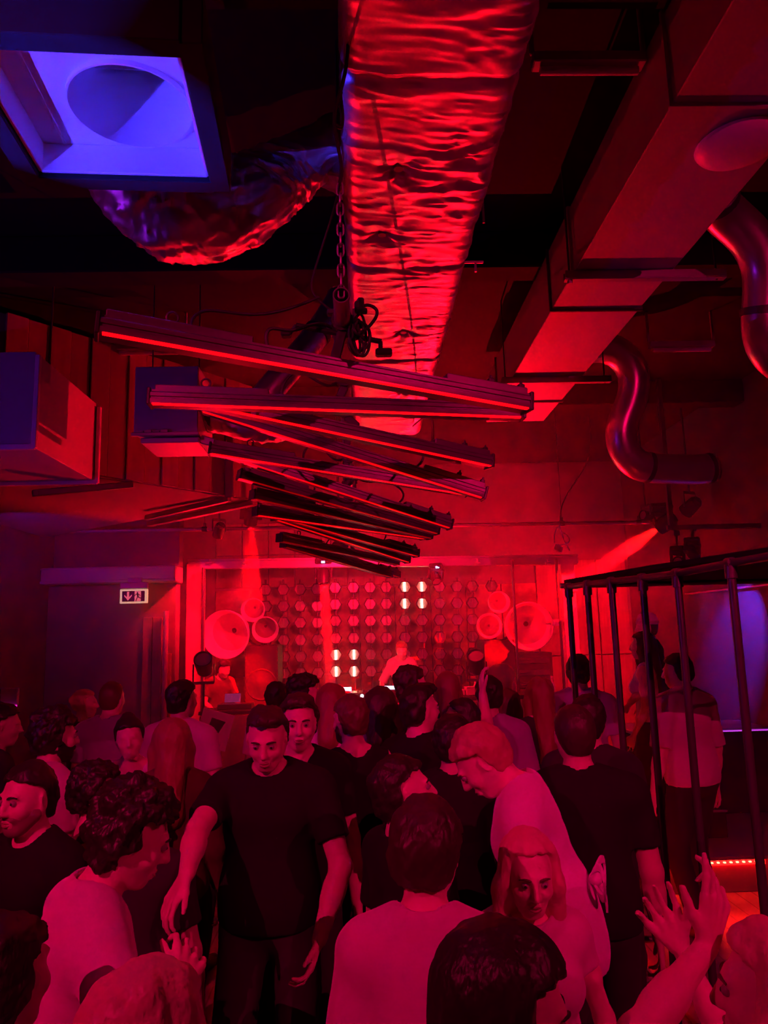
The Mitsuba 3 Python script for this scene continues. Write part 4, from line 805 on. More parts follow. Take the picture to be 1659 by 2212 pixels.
        for i in range(4):
            b0 = Wr + (u2 * .012 + sd * (.018 - .012 * i)) * hs; spr = math.radians((1.5 - i) * fg['spread']); d1 = u2 * math.cos(spr) + sd * math.sin(spr)
            kn = b0 + d1 * (.085 - .004 * abs(i - 1)) * hs + sd * (.0135 - .009 * i) * hs
            f.cone(b0, kn, .0145 * hs, .0115 * hs, .010)
            cu = fg['curl']; cu = cu[i] if hasattr(cu, '__len__') else cu
            p = kn; ang = math.radians(cu * .5)
            for l_, r1, r2 in ((.044, .0098, .0086), (.027, .0086, .0078), (.021, .0078, .0062)):
                dd = d1 * math.cos(ang) + pn * math.sin(ang); q = p + dd * l_ * hs * (.92, 1.03, .98, .78)[i]; f.cone(p, q, r1 * hs, r2 * hs, .004); p = q; ang += math.radians(cu)
        b0 = Wr + (u2 * .02 + sd * .018) * hs; th = fg.get('thumb', 42); d1 = u2 * math.cos(math.radians(th)) + sd * math.sin(math.radians(th)) + pn * .25; d1 /= np.linalg.norm(d1); p1 = b0 + d1 * .046 * hs
        d2 = d1 * .8 + u2 * .5 + pn * .15; d2 /= np.linalg.norm(d2); p2 = p1 + d2 * .034 * hs; p3 = p2 + d2 * .024 * hs
        f.cone(b0, p1, .0155 * hs, .0118 * hs, .008); f.cone(p1, p2, .0108 * hs, .0098 * hs, .005); f.cone(p2, p3, .0096 * hs, .0075 * hs, .004)
    # legs and feet
    for sg in (-1, 1):
        hp, kn, an = legs[sg]; q = .8 + .2 * w
        f.cone(hp, kn, .082 * s * q, .055 * s * q, .04); f.cone(kn, kn * .65 + an * .35 + [0, -.012, 0], .053 * s, .055 * s, .03); f.cone(kn * .6 + an * .4, an, .052 * s, .036 * s, .02); f.cone(an + [0, -.03, -.045], an + [sg * .02, .15, -.055], .036, .028, .02)
    m = f.mesh(); toW = lambda mm: M(np.asarray(mm.vertices) @ Rw.T + off, mm.faces)
    part(t, 'body', toW(m), skin, True)
    # clothes
    cr = max(res * 1.35, .0085) if depth < 4.2 else .0145
    def cloth(mm, amp=.007):
        v = np.array(mm.vertices); nn = np.array(mm.vertex_normals); q = v + seed * 3.1
        d = meshkit.fbm(q * [9, 9, 3.5], 3, seed) - .5 + .6 * (np.abs(meshkit.fbm(q * [6, 6, 11], 2, seed + 7) * 2 - 1) - .3)
        return toW(M(v + nn * (amp * d)[:, None], mm.faces))
    kind, cm = top[0], top[1]; e = .014
    f = Field(lo, hi, cr)
    torso(f, e + (.006 if kind != 'tank' else -.006), .06)
    hem = hip[2] - .02 * s
    if kind in ('tee', 'vneck', 'shirt', 'loose', 'dress', 'long'):
        f.ell(hip + np.array([0, 0, .10]) * s, np.array([.168 * w, .128, .22]) * s + (.012 if kind in ('loose', 'tee', 'shirt') else 0), None, .05)
        tl = {'tee': .66, 'vneck': .62, 'shirt': .72, 'loose': .95, 'dress': .35, 'long': 1.0}[kind]
        for sg in (-1, 1):
            S, E, Wr = J[sg]; r0 = (.058 if not female else .048) * s; Q = S + (E - S) * tl
            f.cone(S, Q, r0 + .010, r0 + (.016 if kind in ('loose', 'shirt') else .008), .03, cut=True if kind != 'long' else None)
            if kind == 'long': f.cone(E, Wr + (E - Wr) * .04, r0 + .004, r0 * .72, .03, cut=True)
    if kind == 'dress':
        f.cone(hip, hip * [1, 1, .55], .165 * s * w, .20 * s * w, .06); hem = hip[2] * .62
    nb = N + Rt @ np.array([0, .018, .035]) * s
    f.ell(nb, np.array([.074, .072, .060]) * s * (1.0 if kind != 'tank' else 1.25), Rt, .012, 'sub')
    f.cone(N - Rt @ [0, 0, .0], hl(0, -.02, -.02), .060 * s, .075 * s, .01, 'sub')
    if kind in ('vneck',): f.cone(nb + Rt @ np.array([0, .06, -.02]) * s, nb + Rt @ np.array([0, .10, -.13]) * s, .05 * s, .012 * s, .012, 'sub')
    if kind == 'tank':
        f.ell(nb + Rt @ np.array([0, .07, -.03]) * s, np.array([.075, .07, .085]) * s, Rt, .015, 'sub')
        for sg in (-1, 1): f.ell(up_(sg * (sh + .035), 0, 1.38), np.array([.068, .16, .10]) * s, Rt, .015, 'sub')
    f.clip(lambda x, y, z: np.maximum(hem - z, -5) + 0 * x + 0 * y)
    mm = f.mesh(); nm = {'tee': 'tee_shirt', 'vneck': 'tee_shirt', 'shirt': 'shirt', 'loose': 'shirt', 'dress': 'dress', 'tank': 'tank_top', 'long': 'long_sleeved_shirt'}[kind]
    part(t, nm, cloth(mm), cm, True, label=top[2] if len(top) > 2 else None)
    # trousers and shoes
    f = Field(np.minimum(lo, [-.4, -.35, 0]), np.array([hi[0], hi[1], hip[2] + .14 * s]), max(cr, .012))
    f.ell(hip + np.array([0, -.012, .02]) * s, np.array([(.158 if not female else .168) * w, .118, .13]) * s + .011, None, .05)
    for sg in (-1, 1):
        hp, kn, an = legs[sg]; f.cone(hp, kn, .082 * s + .016, .057 * s + .022, .04); f.cone(kn, an, .057 * s + .022, .044 * s + .022, .03)
    f.clip(lambda x, y, z: np.maximum(z - hip[2] - .08 * s, .10 - z) + 0 * x + 0 * y)
    part(t, 'trousers', cloth(f.mesh(), .008), pants, True)
    for sg in (-1, 1):
        hp, kn, an = legs[sg]; f = Field(an - [.12, .14, .12], an + [.14, .27, .08], .012); f.cone([an[0], an[1] - .03, .045], [an[0] + sg * .02, an[1] + .16, .040], .047, .042, .02); f.cone(an, an - [0, .02, .03], .045, .045, .03)
        f.clip(lambda x, y, z: .004 - z + 0 * x + 0 * y); part(t, 'shoe', toW(f.mesh()), 'm_shoe', True)
    # hair
    hk, hm = hair[0], hair[1]; hopt = hair[2] if len(hair) > 2 else {}
    if hk != 'bald':
        hr = min(max(res * .95, .0062), .011); th = hopt.get('thick', {'short': .013, 'crop': .006, 'long': .018, 'bun': .014, 'curly': .026, 'quiff': .018}[hk]); ln = hopt.get('len', .26)
        f = Field(HC - .22 - np.array([0, 0, (ln if hk == 'long' else 0)]) , HC + .22, hr)
        f.ell(hl(0, -.016, .032), np.array([.0755, .096, .0905]) * hd + th, Rh, .02)
        if hk in ('short', 'quiff', 'crop', 'curly'): f.ell(hl(0, -.055, -.02), np.array([.062, .048, .07]) * hd + th * .5, Rh, .03)
        if hk == 'quiff': f.ell(hl(0, .045, .105), np.array([.062, .055, .035]) * hd, Rh, .03)
        if hk == 'curly': f.ell(hl(0, -.02, .07), np.array([.098, .108, .085]) * hd, Rh, .03)
        fl = hopt.get('line', {'long': .062, 'quiff': .060}.get(hk, .050))
        def keep(x, y, z):
            p = [x - HC[0], y - HC[1], z - HC[2]]; q = [(p[0] * Rh[0, i] + p[1] * Rh[1, i] + p[2] * Rh[2, i]) / hd for i in range(3)]
            A_ = (fl + .42 * q[1]) - q[2] + .014 * (meshkit.noise(np.stack(np.broadcast_arrays(x * 55, y * 55, z * 30), -1), seed) - .5)
            side = -.02 if hk in ('crop', 'short', 'quiff') else .01
            B_ = np.maximum(q[1] - side - .10 * q[2], (-.075 if hk != 'bun' else -.06) - q[2] if hk != 'long' else -9 + 0 * q[2])
            return np.minimum(A_, B_) * hd
        f.clip(keep)
        if hk == 'long':
            f.cone(hl(0, -.055, .03), N + Rt @ np.array([0, -.085, -ln + .10]), .082 * hd, .07 * hd, .03)
            for sg in (-1, 1): f.cone(hl(sg * .052, -.012, .075), hl(sg * .078, .002, -.04), .030 * hd, .034 * hd, .03); f.cone(hl(sg * .078, .0, -.04), N + Rt @ np.array([sg * .095, hopt.get('front', -.02), -ln + .12]), .036 * hd, .036 * hd, .03)
            f.ell(hl(0, .075, -.02), np.array([.060, .060, .088]) * hd, Rh, .02, 'sub')
        if hk == 'bun': f.ell(hl(0, *hopt.get('bun', (-.085, .085))), np.array([.046, .046, .042]) * hd, Rh, .012)
        mm = f.mesh(); v = np.array(mm.vertices); nn = np.array(mm.vertex_normals); amp = {'short': .016, 'crop': .004, 'long': .014, 'bun': .008, 'curly': .030, 'quiff': .020}[hk]
        sc = 34 if hk == 'curly' else 26; d = meshkit.fbm((v + seed) * [sc, sc, sc * (.25 if hk == 'long' else .7)], 3, seed) - .5
        part(t, 'hair', toW(M(v + nn * (amp * 2 * d)[:, None], mm.faces)), hm, True)
    # face details where the face can be seen close by
    if beard:
        f = Field(HC - .18, HC + .18, min(res, .0062)); bt = .0035 if beard == 'stubble' else .008
        f.ell(hl(0, .026, -.022), np.array([.0615, .066, .080]) * hd + bt, Rh, .03); f.cone(hl(0, .058, -.088), hl(0, .050, -.085), .026 * hd + bt, .03 * hd + bt, .025)
        for sg in (-1, 1): f.cone(hl(sg * .054, -.004, -.045), hl(sg * .018, .056, -.092), .020 * hd + bt, .017 * hd + bt, .022)
        f.cone(hl(-.024, .083, -.049), hl(.024, .083, -.049), .007 * hd + bt, .007 * hd + bt, .01)
        f.ell(hl(0, .098, -.066), np.array([.026, .022, .012]) * hd, Rh, .006, 'sub')
        def kb(x, y, z):
            p = [x - HC[0], y - HC[1], z - HC[2]]; q = [(p[0] * Rh[0, i] + p[1] * Rh[1, i] + p[2] * Rh[2, i]) / hd for i in range(3)]
            return np.maximum(q[2] + .040 - 1.2 * np.maximum(.045 - q[1], 0) , np.maximum(-.002 - q[1], q[2] - .02)) * hd
        f.clip(kb); mm = f.mesh()
        if mm is not None: part(t, 'beard', toW(mm), 's_stubble' if beard == 'stubble' else hm, True)
    if depth < 4.3 and (abs(((face + head[0] - 180) % 360 + 180) % 360 - 180) < 125):
        for sg in (-1, 1):
            ep = hl(sg * .0315, .0835, .0085); fw = Rh @ np.array([0, 1, 0])
            k = part(t, 'eye', toW(trimesh.creation.icosphere(2, .0115 * hd).apply_translation(ep)), 'm_eye', True); part(k, 'iris', toW(trimesh.creation.icosphere(1, .0058 * hd).apply_translation(ep + fw * .0078 * hd)), 'm_iris', True)
            part(t, 'eyebrow', toW(tube(resample([hl(sg * .014, .0955, .026), hl(sg * .032, .0935, .0315), hl(sg * .050, .082, .026)], 10), np.array([.003, .004, .0042, .0042, .004, .004, .0036, .003, .0026, .002]) * hd, 8)), hm if hm != 'h_blond' else 'h_brown', True)
        part(t, 'lips', toW(cat([tube(resample([hl(-.023, .086, -.063), hl(-.008, .0955, -.0585), hl(.008, .0955, -.0585), hl(.023, .086, -.063)], 12), np.interp(np.linspace(0, 1, 12), [0, .4, .6, 1], [.0015, .0040, .0040, .0015]) * hd, 8), tube(resample([hl(-.023, .086, -.064), hl(-.009, .0945, -.070), hl(.009, .0945, -.070), hl(.023, .086, -.064)], 12), np.interp(np.linspace(0, 1, 12), [0, .4, .6, 1], [.0015, .0048, .0048, .0015]) * hd, 8)])), 'm_lip', True)
    info = dict(key=t, HC=off + Rw @ HC, N=off + Rw @ N, Rw=Rw, Rh=Rh, hd=hd, hl=lambda x, y, z: off + Rw @ hl(x, y, z), up=lambda x, y, z: off + Rw @ up_(x, y, z), J={k: [off + Rw @ q for q in v] for k, v in J.items()}, H=H, s=s)
    HS.append((t, round(H, 2), round(depth, 2), label[:40]))
    if extra: extra(info)
    return info
# ------------------------------------------------------------------ the crowd
up_hand = dict(curl=[12, 18, 30, 42], spread=10, thumb=55)
def cap(i):          # knitted cap with a rolled brim
    hl, t = i['hl'], i['key']; R = i['Rw'] @ i['Rh']
    m = lathe([(.086, -.012), (.092, .0), (.092, .026), (.087, .03), (.085, .05), (.072, .085), (.045, .108), (0, .116), (0, .108), (.08, .03), (.08, -.012), (.086, -.012)], 40)
    k = part(t, 'cap', xf(M(m.vertices * [1, 1.2, 1], m.faces), R, hl(0, -.016, .045)), 'c_white', 40); part(k, 'brim', xf(M(lathe([(.089, .0), (.095, .004), (.095, .022), (.089, .026)], 40).vertices * [1, 1.2, 1], lathe([(.089, .0), (.095, .004), (.095, .022), (.089, .026)], 40).faces), R, hl(0, -.016, .045)), 'c_pink', 40)
def bow(i):          # shirt tied in a knot at the back
    p = i['up'](-.02, -.16, 1.16); R = i['Rw']; t = i['key']
    q = lambda x, y, z: p + R @ np.array([x, y, z])
    def ribbon(pts, w):
        c = resample(pts, 24); a = np.gradient(c, axis=0); n_ = np.cross(a, R @ [0, 1, 0]); n_ /= np.linalg.norm(n_, axis=1, keepdims=True); b_ = np.cross(a, n_); b_ /= np.linalg.norm(b_, axis=1, keepdims=True)
        v = np.concatenate([c + n_ * w + b_ * .004, c - n_ * w + b_ * .004, c - n_ * w - b_ * .004, c + n_ * w - b_ * .004]); k = np.arange(23); F_ = []
        for s_ in range(4):
            o, o2 = s_ * 24, ((s_ + 1) % 4) * 24; F_ += [np.stack([k + o, k + 1 + o, k + 1 + o2], 1), np.stack([k + o, k + 1 + o2, k + o2], 1)]
        return M(v, np.vstack(F_))
    part(t, 'bow', ribbon([q(0, 0, 0), q(.05, -.04, .05), q(.10, -.05, .03), q(.08, -.05, -.03), q(.0, -.01, 0)], .012), 'c_white', 40); part(t, 'bow', ribbon([q(0, 0, 0), q(-.05, -.04, .05), q(-.10, -.05, .03), q(-.08, -.05, -.03), q(0, -.01, 0)], .012), 'c_white', 40)
    part(t, 'bow_end', ribbon([q(0, -.01, 0), q(.05, -.04, -.05), q(.09, -.05, -.13)], .018), 'c_white', 40)
    part(t, 'bow_knot', trimesh.creation.icosphere(2, .024).apply_translation(q(0, -.02, 0)), 'c_white', True)
def necklace(i):
    a = np.linspace(-1.25, 1.25, 24); part(i['key'], 'necklace', tube(np.array([i['up'](.115 * math.sin(x), .045 + .085 * math.cos(x), 1.435 - .165 * math.cos(x) ** 2) for x in a]), .0045, 8), 'm_white', True)

# --- close to the camera
person('man with short dark hair and stubble in a black tee at the left edge', 62, 1652, 2.84, 206, ('tee', 'c_black'), ('short', 'h_black', {'thick': .010}), 's_light', head=(0, 4, 0), beard='stubble', res=.0055, extra=necklace)
person('person leaning right in a pale magenta shirt, dark curly hair, lower left', 318, 1712, 2.15, 62, ('shirt', 'c_pink'), ('curly', 'h_black', {'thick': .024}), 's_light', lean=(16, 0), head=(8, 14, 0), arms=(None, ('px', 390, 2120, 2.0, (0, -1, -.3))), w=1.1, res=.006)
person('blond woman at the bottom left corner, seen from behind', 318, 2092, 1.22, 20, ('tank', 'c_wine'), ('long', 'h_blond', {'len': .30, 'thick': .016}), 's_light', female=True, res=.006)
person('person in a purple shirt at the lower left corner, seen from behind', 8, 1985, 1.6, 15, ('shirt', 'c_purple'), ('short', 'h_black'), 's_mid', w=.95, res=.0075)
person('tall man with a nodding head in a black tee, left of the middle', 574, 1534, 3.2, 184, ('tee', 'c_black'), ('quiff', 'h_dark', {'thick': .013, 'line': .062}), 's_light', head=(-2, 20, 0), w=1.12, arms=(('px', 690, 2030, 3.05, (1, .3, -.2)), ('px', 392, 1915, 2.70, (-.6, .5, .2))), fingers=(None, dict(curl=26, spread=3, thumb=38, palm=(.5, .2, -1), dir=(-.5, -.5, -.9))), res=.007)
person('man in a black tee looking up to the right, below the middle', 852, 1640, 2.72, 62, ('tee', 'c_black'), ('short', 'h_black', {'thick': .016}), 's_light', head=(22, -10, 0), arms=(('rel', -.25, .02, .78), ('rel', .24, .10, .80)), res=.006)
person('dark-haired person in a pale pink tee seen from behind, lower middle', 922, 1735, 2.03, 8, ('tee', 'c_pink'), ('short', 'h_dark', {'thick': .022}), 's_light', head=(14, 8, 0), w=.92, res=.0065)
person('fair-haired person in a pale shirt tied at the back, bowing the head', 992, 1580, 2.92, 288, ('shirt', 'c_white'), ('short', 'h_fair', {'thick': .018}), 's_light', lean=(13, 0), head=(-10, 38, 0), w=.9, arms=(('rel', -.20, .14, .86), ('rel', .18, .22, .92)), extra=bow, res=.0058)
person('pale fair-haired woman in a light dress facing the camera, lower right of the middle', 1140, 1806, 2.3, 172, ('dress', 'c_pink'), ('long', 'h_blond', {'len': .24, 'thick': .012, 'line': .07}), 's_light', female=True, head=(8, 12, 0), arms=(('rel', -.26, .12, .92), ('rel', .22, .18, .95)), res=.006)
W = person('woman with long black hair raising her right hand at the bottom right', 1118, 2018, 1.30, 40, ('tank', 'c_black'), ('long', 'h_black', {'len': .34, 'thick': .022}), 's_light', female=True, head=(52, 16, 0), arms=(None, ('px', 1530, 2040, 1.50, (-1, .3, .6))), fingers=(None, dict(curl=[8, 30, 55, 65], spread=4, thumb=52, palm=(-.5, .85, .1), dir=(.35, .15, .9))), res=.0048)
person('fair-haired person at the lower right corner in a pale top, close to the camera', 1672, 2010, 1.42, 300, ('tee', 'c_pink'), ('long', 'h_blond', {'len': .22}), 's_light', female=True, arms=(None, ('px', 1470, 2048, 1.85, (.3, .2, -1))), fingers=(None, dict(curl=[14, 18, 24, 30], spread=7, thumb=45, palm=(-.2, -1, 0), dir=(-.5, .1, 1))), res=.0055)
# --- second row
person('man in black with dark hair and a V-neck facing the camera, left of the middle', 645, 1506, 3.7, 178, ('vneck', 'c_black'), ('quiff', 'h_dark'), 's_light', head=(-4, 4, 0), res=.0062)
person('bearded man in a black tank top, seen from behind at the middle', 754, 1507, 4.2, 335, ('tank', 'c_black'), ('short', 'h_brown', {'thick': .019}), 's_light', head=(-14, 4, 0), beard='full', arms=(('rel', -.27, .10, .92), ('rel', .26, .10, .85)), w=1.1, res=.007)
person('broad man in a black tee seen from behind, right of the middle', 1236, 1525, 3.25, 6, ('tee', 'c_black'), ('crop', 'h_dark', {'thick': .010}), 's_mid', arms=(('rel', -.26, .12, .84), ('rel', .28, .02, .80)), w=1.16, head=(-6, 4, 0), res=.007)
person('man with curly dark hair and a pink tee turned right, at the left', 122, 1541, 4.0, 40, ('tee', 'c_pink'), ('curly', 'h_black'), 's_light', beard='full', head=(16, 0, 0), lean=(6, 0))
person('person with dark curly hair and a bare shoulder behind the stubbled man', 207, 1660, 3.35, 70, ('tank', 'c_wine'), ('curly', 'h_black', {'thick': .020}), 's_light', female=True, head=(12, 0, 0), arms=(('rel', -.20, .24, 1.10), ('rel', .22, .22, 1.05)))
person('woman with dark tied hair and a pale top facing the camera, at the left', 276, 1552, 4.5, 170, ('tank', 'c_white'), ('bun', 'h_black', {'bun': (-.07, .11)}), 's_light', female=True, head=(-6, 4, 6))
person('dark-haired head behind the magenta shirt, tied in a top bun', 298, 1690, 2.88, 350, ('tee', 'c_dark'), ('bun', 'h_black', {'bun': (-.05, .125)}), 's_mid', female=True)
person('person with long reddish hair and a dark top seen from behind at the left', 372, 1556, 3.9, 345, ('long', 'c_wine'), ('long', 'h_red', {'len': .26}), 's_light', female=True)
person('person at the left edge with black hair looking right', 10, 1524, 4.7, 60, ('tee', 'c_denim'), ('short', 'h_black', {'thick': .018}), 's_mid', head=(10, 6, 0))
person('person with short black hair crouched low behind the two black shirts at the middle', 975, 1548, 3.62, 10, ('tee', 'c_black'), ('short', 'h_black', {'thick': .018}), 's_mid')
person('man with dark hair in a black tee turned right, right of the middle', 903, 1485, 4.2, 40, ('tee', 'c_black'), ('quiff', 'h_black'), 's_light', head=(22, -2, 0))
person('man with glasses and receding dark hair looking left, right of the middle', 996, 1512, 4.5, 300, ('tee', 'c_pink'), ('short', 'h_black', {'line': .07}), 's_mid', head=(-6, 0, 0))
person('person in a purple shirt with one bare arm raised straight up', 1054, 1465, 5.15, 12, ('loose', 'c_purple'), ('short', 'h_black', {'thick': .020}), 's_light', head=(-12, 4, 0), arms=(('px', 1043, 1500, 4.95, (.2, -.6, -1)), ('rel', .26, .08, .82)), fingers=(dict(curl=30, spread=4, thumb=40), None), w=1.05, res=.0078)
person('woman with long red hair hanging down her back, right of the middle', 1163, 1466, 5.35, 352, ('tank', 'c_dark'), ('long', 'h_red', {'len': .36}), 's_light', female=True)
person('person with a dark top hidden behind the broad black tee', 1268, 1505, 3.9, 20, ('tee', 'c_dark'), ('short', 'h_black'), 's_mid')
person('dark-haired person in a pink shirt seen from behind, at the middle', 822, 1487, 4.6, 12, ('tee', 'c_pink'), ('long', 'h_dark', {'len': .10}), 's_light', arms=(('rel', -.26, .1, .84), ('rel', .26, .1, .84)))
person('person with reddish hair and a pale top, beside the shaft of red light', 716, 1480, 5.0, 10, ('tee', 'c_white'), ('long', 'h_red', {'len': .14}), 's_light')
# --- far rows
person('man with short black hair and a pale pink tee, before the left red column', 393, 1473, 5.2, 18, ('tee', 'c_pink'), ('short', 'h_black', {'thick': .016}), 's_light', head=(18, 0, 0), w=1.1)
person('man with a shaved head in a purple tee, seen from behind at the left', 243, 1472, 5.6, 12, ('tee', 'c_purple'), ('crop', 'h_brown', {'thick': .005}), 's_light', w=1.08)
person('blonde woman in profile looking right, at the far left', 183, 1491, 6.5, 80, ('tank', 'c_dark'), ('bun', 'h_blond', {'bun': (-.10, .04)}), 's_light', female=True, res=.010)
person('person with cropped black hair before the left speaker cabinet', 598, 1474, 6.0, 14, ('tee', 'c_pink'), ('short', 'h_black', {'thick': .012}), 's_light')
person('person with a broad mop of black hair before the hexagonal lamps', 656, 1463, 5.5, 70, ('tee', 'c_dark'), ('curly', 'h_black', {'thick': .018}), 's_light', head=(12, 0, 0))
person('tall person with thick dark hair in profile before the disc jockey', 884, 1446, 5.3, 55, ('tee', 'c_dark'), ('curly', 'h_dark', {'thick': .014}), 's_light', head=(24, -4, 0))
person('woman with smooth reddish hair before the right half of the lamps', 966, 1454, 6.0, 4, ('tank', 'c_dark'), ('long', 'h_red', {'len': .16}), 's_light', female=True)
person('short person in red light before the right speaker cabinet', 1096, 1492, 5.8, 30, ('tank', 'c_wine'), ('long', 'h_brown', {'len': .2}), 's_light', female=True)
# --- in the cage and on the platform
person('man in a pale pink shirt standing behind the cage bars', 1458, 1416, 5.95, 330, ('loose', 'c_pink'), ('short', 'h_black', {'thick': .020}), 's_light', head=(-20, 4, 0), w=1.25, z0=.0, lean=(4, 4), res=.0095)
person('woman with long black hair and a bare arm behind the cage bars', 1386, 1369, 7.0, 300, ('tank', 'c_white'), ('long', 'h_black', {'len': .36, 'thick': .022}), 's_light', female=True, z0=.30, arms=(('rel', -.24, .1, .9), ('px', 1325, 1572, 6.6, (.4, .2, -1))))
person('person in a pale cap looking left, behind the cage bars', 1396, 1330, 7.5, 278, ('tee', 'c_black'), ('crop', 'h_dark'), 's_light', head=(-4, 0, 0), z0=.55, extra=cap, res=.0095)
person('person with dark hair and a violet shirt at the left end of the cage', 1248, 1418, 6.1, 20, ('tee', 'c_purple'), ('short', 'h_black', {'thick': .022}), 's_light', z0=0, w=1.05)
# --- on the stage
person('disc jockey in a loose pale pink top bending over the decks', 868, 1388, 10.35, 196, ('loose', 'c_pink'), ('bun', 'h_red', {'bun': (-.09, .02)}), 's_light', female=True, lean=(18, 0), head=(-20, 16, 0), arms=(('rel', -.20, .40, 1.08), ('rel', .24, .38, 1.06)), z0=.44, res=.0105)
person('man in dark clothes working at the lighting console under the large left horn', 488, 1428, 10.02, 150, ('tee', 'c_wine'), ('short', 'h_black', {'thick': .018}), 's_mid', lean=(12, 0), head=(-20, 18, 0), arms=(('rel', -.20, .38, 1.04), ('rel', .18, .36, 1.02)), z0=.44, res=.0105)
# ------------------------------------------------------------------ house lamps
PIPE = lambda px: PA + (PB - PA) * (px - 150) / 1252
BEAMRED = np.array([1, .00002, .0001])
BW = np.array([.10, .03, 1.0])
# on the lighting pipe
L0, L0T = at(541, 1134, 8.9), at(528, 1320, 9.5)
moving_head('moving head lamp throwing a red beam down at the plank soffit', L0, L0T, BEAMRED, 800, 12, at(546, 1072, 8.85), None, ((.2, .9, 1.0), (.05, .0, .0)), .085, None, 5, True)
beam_of('red smoky light beam falling from the moving head lamp at the left', L0 + (L0T - L0) * .01, L0T, .06, 1.1, 9, .8)
L1, L1T = at(1420, 1142, 8.9), at(1200, 1292, 9.9)
moving_head('moving head lamp throwing a red beam leftwards above the pipe cage', L1, L1T, np.array([1, .0002, .0001]), 2400, 9, PIPE(1402) + [.16, .1, .22], None, None, .10, 7.5, 8, True)
beam_of('red smoky light beam slanting down leftwards above the pipe cage', L1 + (L1T - L1) * .005, L1T, .08, 1.95, 1.4, 1.4)
t = thing('lamp_cable', 'short cable loop above the moving head lamp at the plank soffit', 'cable'); part(t, None, cat([tube(resample([at(529, 1090, 8.85), at(535, 1112, 8.85), at(541, 1122, 8.85)], 12), .012, 8)]), 'm_rubber')
# under the stage beam
moving_head('moving head lamp with a narrow red light shaft under the stage beam', at(700, 1262, 9.9), at(715, 1500, 9.8), BEAMRED, 1500, 14, [at(699, 1230, 9.95)[0], 9.95, 3.14], None, ((.3, .3, 1.0), (0, 0, 0)), .085, 12, 8, True)
beam_of('narrow upright red shaft of smoky light below the stage beam', at(700, 1264, 9.9), at(715, 1500, 9.8), .06, 1.42, .8, 1.8)
moving_head('dark moving head lamp under the right part of the stage beam', at(944, 1258, 9.8), at(1000, 1400, 9.0), RED, 0, 10, [at(945, 1228, 9.95)[0], 9.95, 3.12], None, ((.25, .25, 1.0), (0, 0, 0)), .07)
# blue heads at the right
moving_head('blue moving head lamp above the cage, the left one of the two', at(1464, 1214, 7.6), at(1440, 1330, 5.0), BW, 0, 40, [at(1464, 1150, 7.7)[0], 7.75, at(1464, 1150, 7.7)[2]], 1.6, None, .055)
moving_head('blue moving head lamp above the cage, the right one of the two', at(1501, 1203, 7.6), at(1640, 1420, 8.6), BW, 22, 24, [at(1500, 1140, 7.7)[0], 7.75, at(1500, 1140, 7.7)[2]], 1.6, None, .06, None, .6)
t = thing('lamp_bracket', 'dark bracket with cables holding the two blue lamps at the right wall', 'bracket')
q = at(1470, 1120, 7.75); part(t, 'arm', cat([bar(at(1440, 1140, 7.75), [4.25, 7.75, at(1440, 1140, 7.75)[2]], .05, .05), bar(at(1450, 1142, 7.75), [at(1450, 1142, 7.75)[0], 7.75, ZC], .05, .05)]), 'm_darksteel')
def wash_lamp(name, lab, pos, target, color, power, cutoff, hang=None, beam=None, size=.11, lens='m_lens_off', weight=1.0):
    """a can lamp on a yoke: its lens sits at pos"""
    pos, target = np.asarray(pos, float), np.asarray(target, float); d = (target - pos) / np.linalg.norm(target - pos)
    t = thing(name, lab, 'stage lamp'); R = frame_to(d)
    part(t, 'can', xf(lathe([(0, -2.6 * size), (.55 * size, -2.6 * size), (.85 * size, -2.2 * size), (size, -.3 * size), (size, 0), (.9 * size, 0), (.9 * size, -.25 * size), (0, -.27 * size)], 24), R, pos - d * .02), 'm_plastic')
    part(t, 'lens', xf(lathe([(0, -.22 * size), (.88 * size, -.24 * size), (.88 * size, -.26 * size), (0, -.26 * size)], 24), R, pos - d * .02), lens)
    c = pos - d * 1.2 * size; x = R[:, 0]; sg = -1 if hang is not None and hang < pos[2] else 1
    top = c + np.array([0, 0, sg * 2.0 * size])
    part(t, 'yoke', cat([bar(c + x * 1.12 * size, c + x * 1.12 * size + [0, 0, sg * 2 * size], .012, .035, .003), bar(c - x * 1.12 * size, c - x * 1.12 * size + [0, 0, sg * 2 * size], .012, .035, .003), bar(top - x * 1.12 * size, top + x * 1.12 * size, .012, .035, .003), rod(top, [top[0], top[1], ZC if hang is None else hang], .014, 10)]), 'm_darksteel')
    spot(name + f'_{len(SPOTS)}', pos + d * .03, target, color, power, cutoff, beam, weight); SPOTS.append(t)
    return t
wash_lamp('can_lamp', 'red can lamp on the ceiling behind the viewer at the left', (-2.4, -.9, 4.3), (-.7, 3.0, 1.5), PINK, 33, 32, None, 9, weight=2.0)
wash_lamp('can_lamp', 'red can lamp on the ceiling behind the viewer at the right', (2.4, -.9, 4.3), (1.5, 4.1, 1.5), PINK, 34, 38, None, 12, weight=1.2)
wash_lamp('can_lamp', 'red can lamp behind the right end of the deck table, aimed at the ducts', (1.35, 9.15, 1.95), (.95, 7.0, 4.2), RED, 105, 40, .10, 9, weight=2.0)
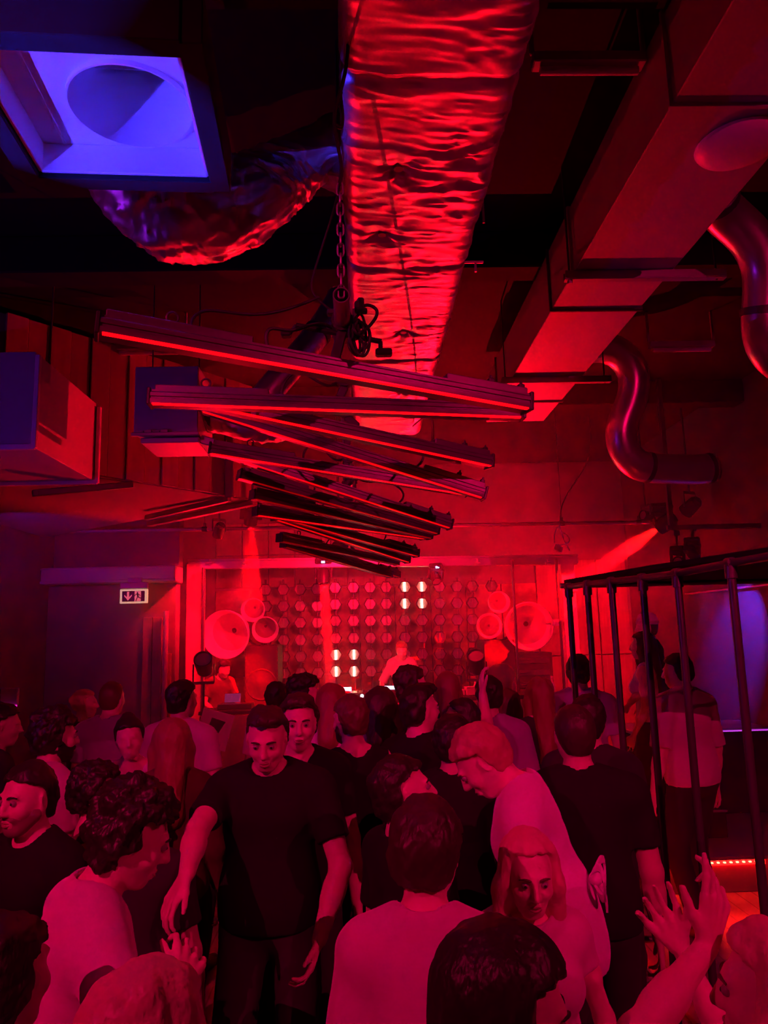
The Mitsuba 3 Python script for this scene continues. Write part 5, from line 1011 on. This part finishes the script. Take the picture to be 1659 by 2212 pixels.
wash_lamp('can_lamp', 'red can lamp left of the stage aimed up at the plank soffit', (-1.9, 9.0, 2.0), (-1.7, 6.4, 3.9), RED, 26, 36, .10, weight=.6)
wash_lamp('can_lamp', 'blue can lamp on the left wall shining up into the ceiling hood', (-2.3, 1.0, 2.35), HOOD + [0, 0, .15], BLUE, 62, 9.5, None, 8, weight=.5)
wash_lamp('can_lamp', 'red can lamp hidden behind the far light bars, washing the stage wall', at(735, 1196, 8.2), (.1, 11.2, 2.0), np.array([1, .0016, .022]), 44, 62, None, 45, .08, weight=2.0)
wash_lamp('can_lamp', 'red can lamp above the cage washing the red wall beside the stage', at(1478, 1108, 8.9), (2.9, 11.0, 2.2), RED, 80, 42, None, 26, .09, weight=1.2)
wash_lamp('can_lamp', 'red can lamp at the left end of the lighting pipe washing the left column', at(470, 1160, 8.95), (-2.3, 10.1, 2.2), RED, 42, 34, None, 18, .07, weight=.5)
wash_lamp('can_lamp', 'small red can lamp above the right end of the lighting pipe aimed at the planks', at(1385, 1112, 8.7), (-1.7, 6.2, 4.0), RED, 115, 16, None, 9, .06, weight=.9)
wash_lamp('can_lamp', 'violet can lamp on the left wall shining over the light bars', (-3.5, 2.6, 2.7), (0, 4.6, 4.2), np.array([.30, .01, 1.0]), 2.2, 50, None, 30, weight=.8)
wash_lamp('can_lamp', 'violet can lamp high on the left wall beside the exit sign wall', (-3.6, 6.9, 3.1), (-2.9, 9.4, 3.1), np.array([.35, .01, 1.0]), 1.5, 45, None, 15, .08, weight=.3)
# ------------------------------------------------------------------ haze fills the room
scene['haze'] = {'type': 'cube', 'to_world': T().translate([(X0 + X1) / 2, (HAZE_Y + Y1 + .15) / 2, ZC / 2]).scale([(X1 - X0) / 2 + .15, (Y1 + .15 - HAZE_Y) / 2, ZC / 2 + .15]), 'bsdf': {'type': 'null'}, 'interior': {'type': 'ref', 'id': 'haze_medium'}}
labels['haze'] = {'kind': 'stuff', 'label': 'thin haze lit red by the lamps, hanging before the stage', 'category': 'haze'}
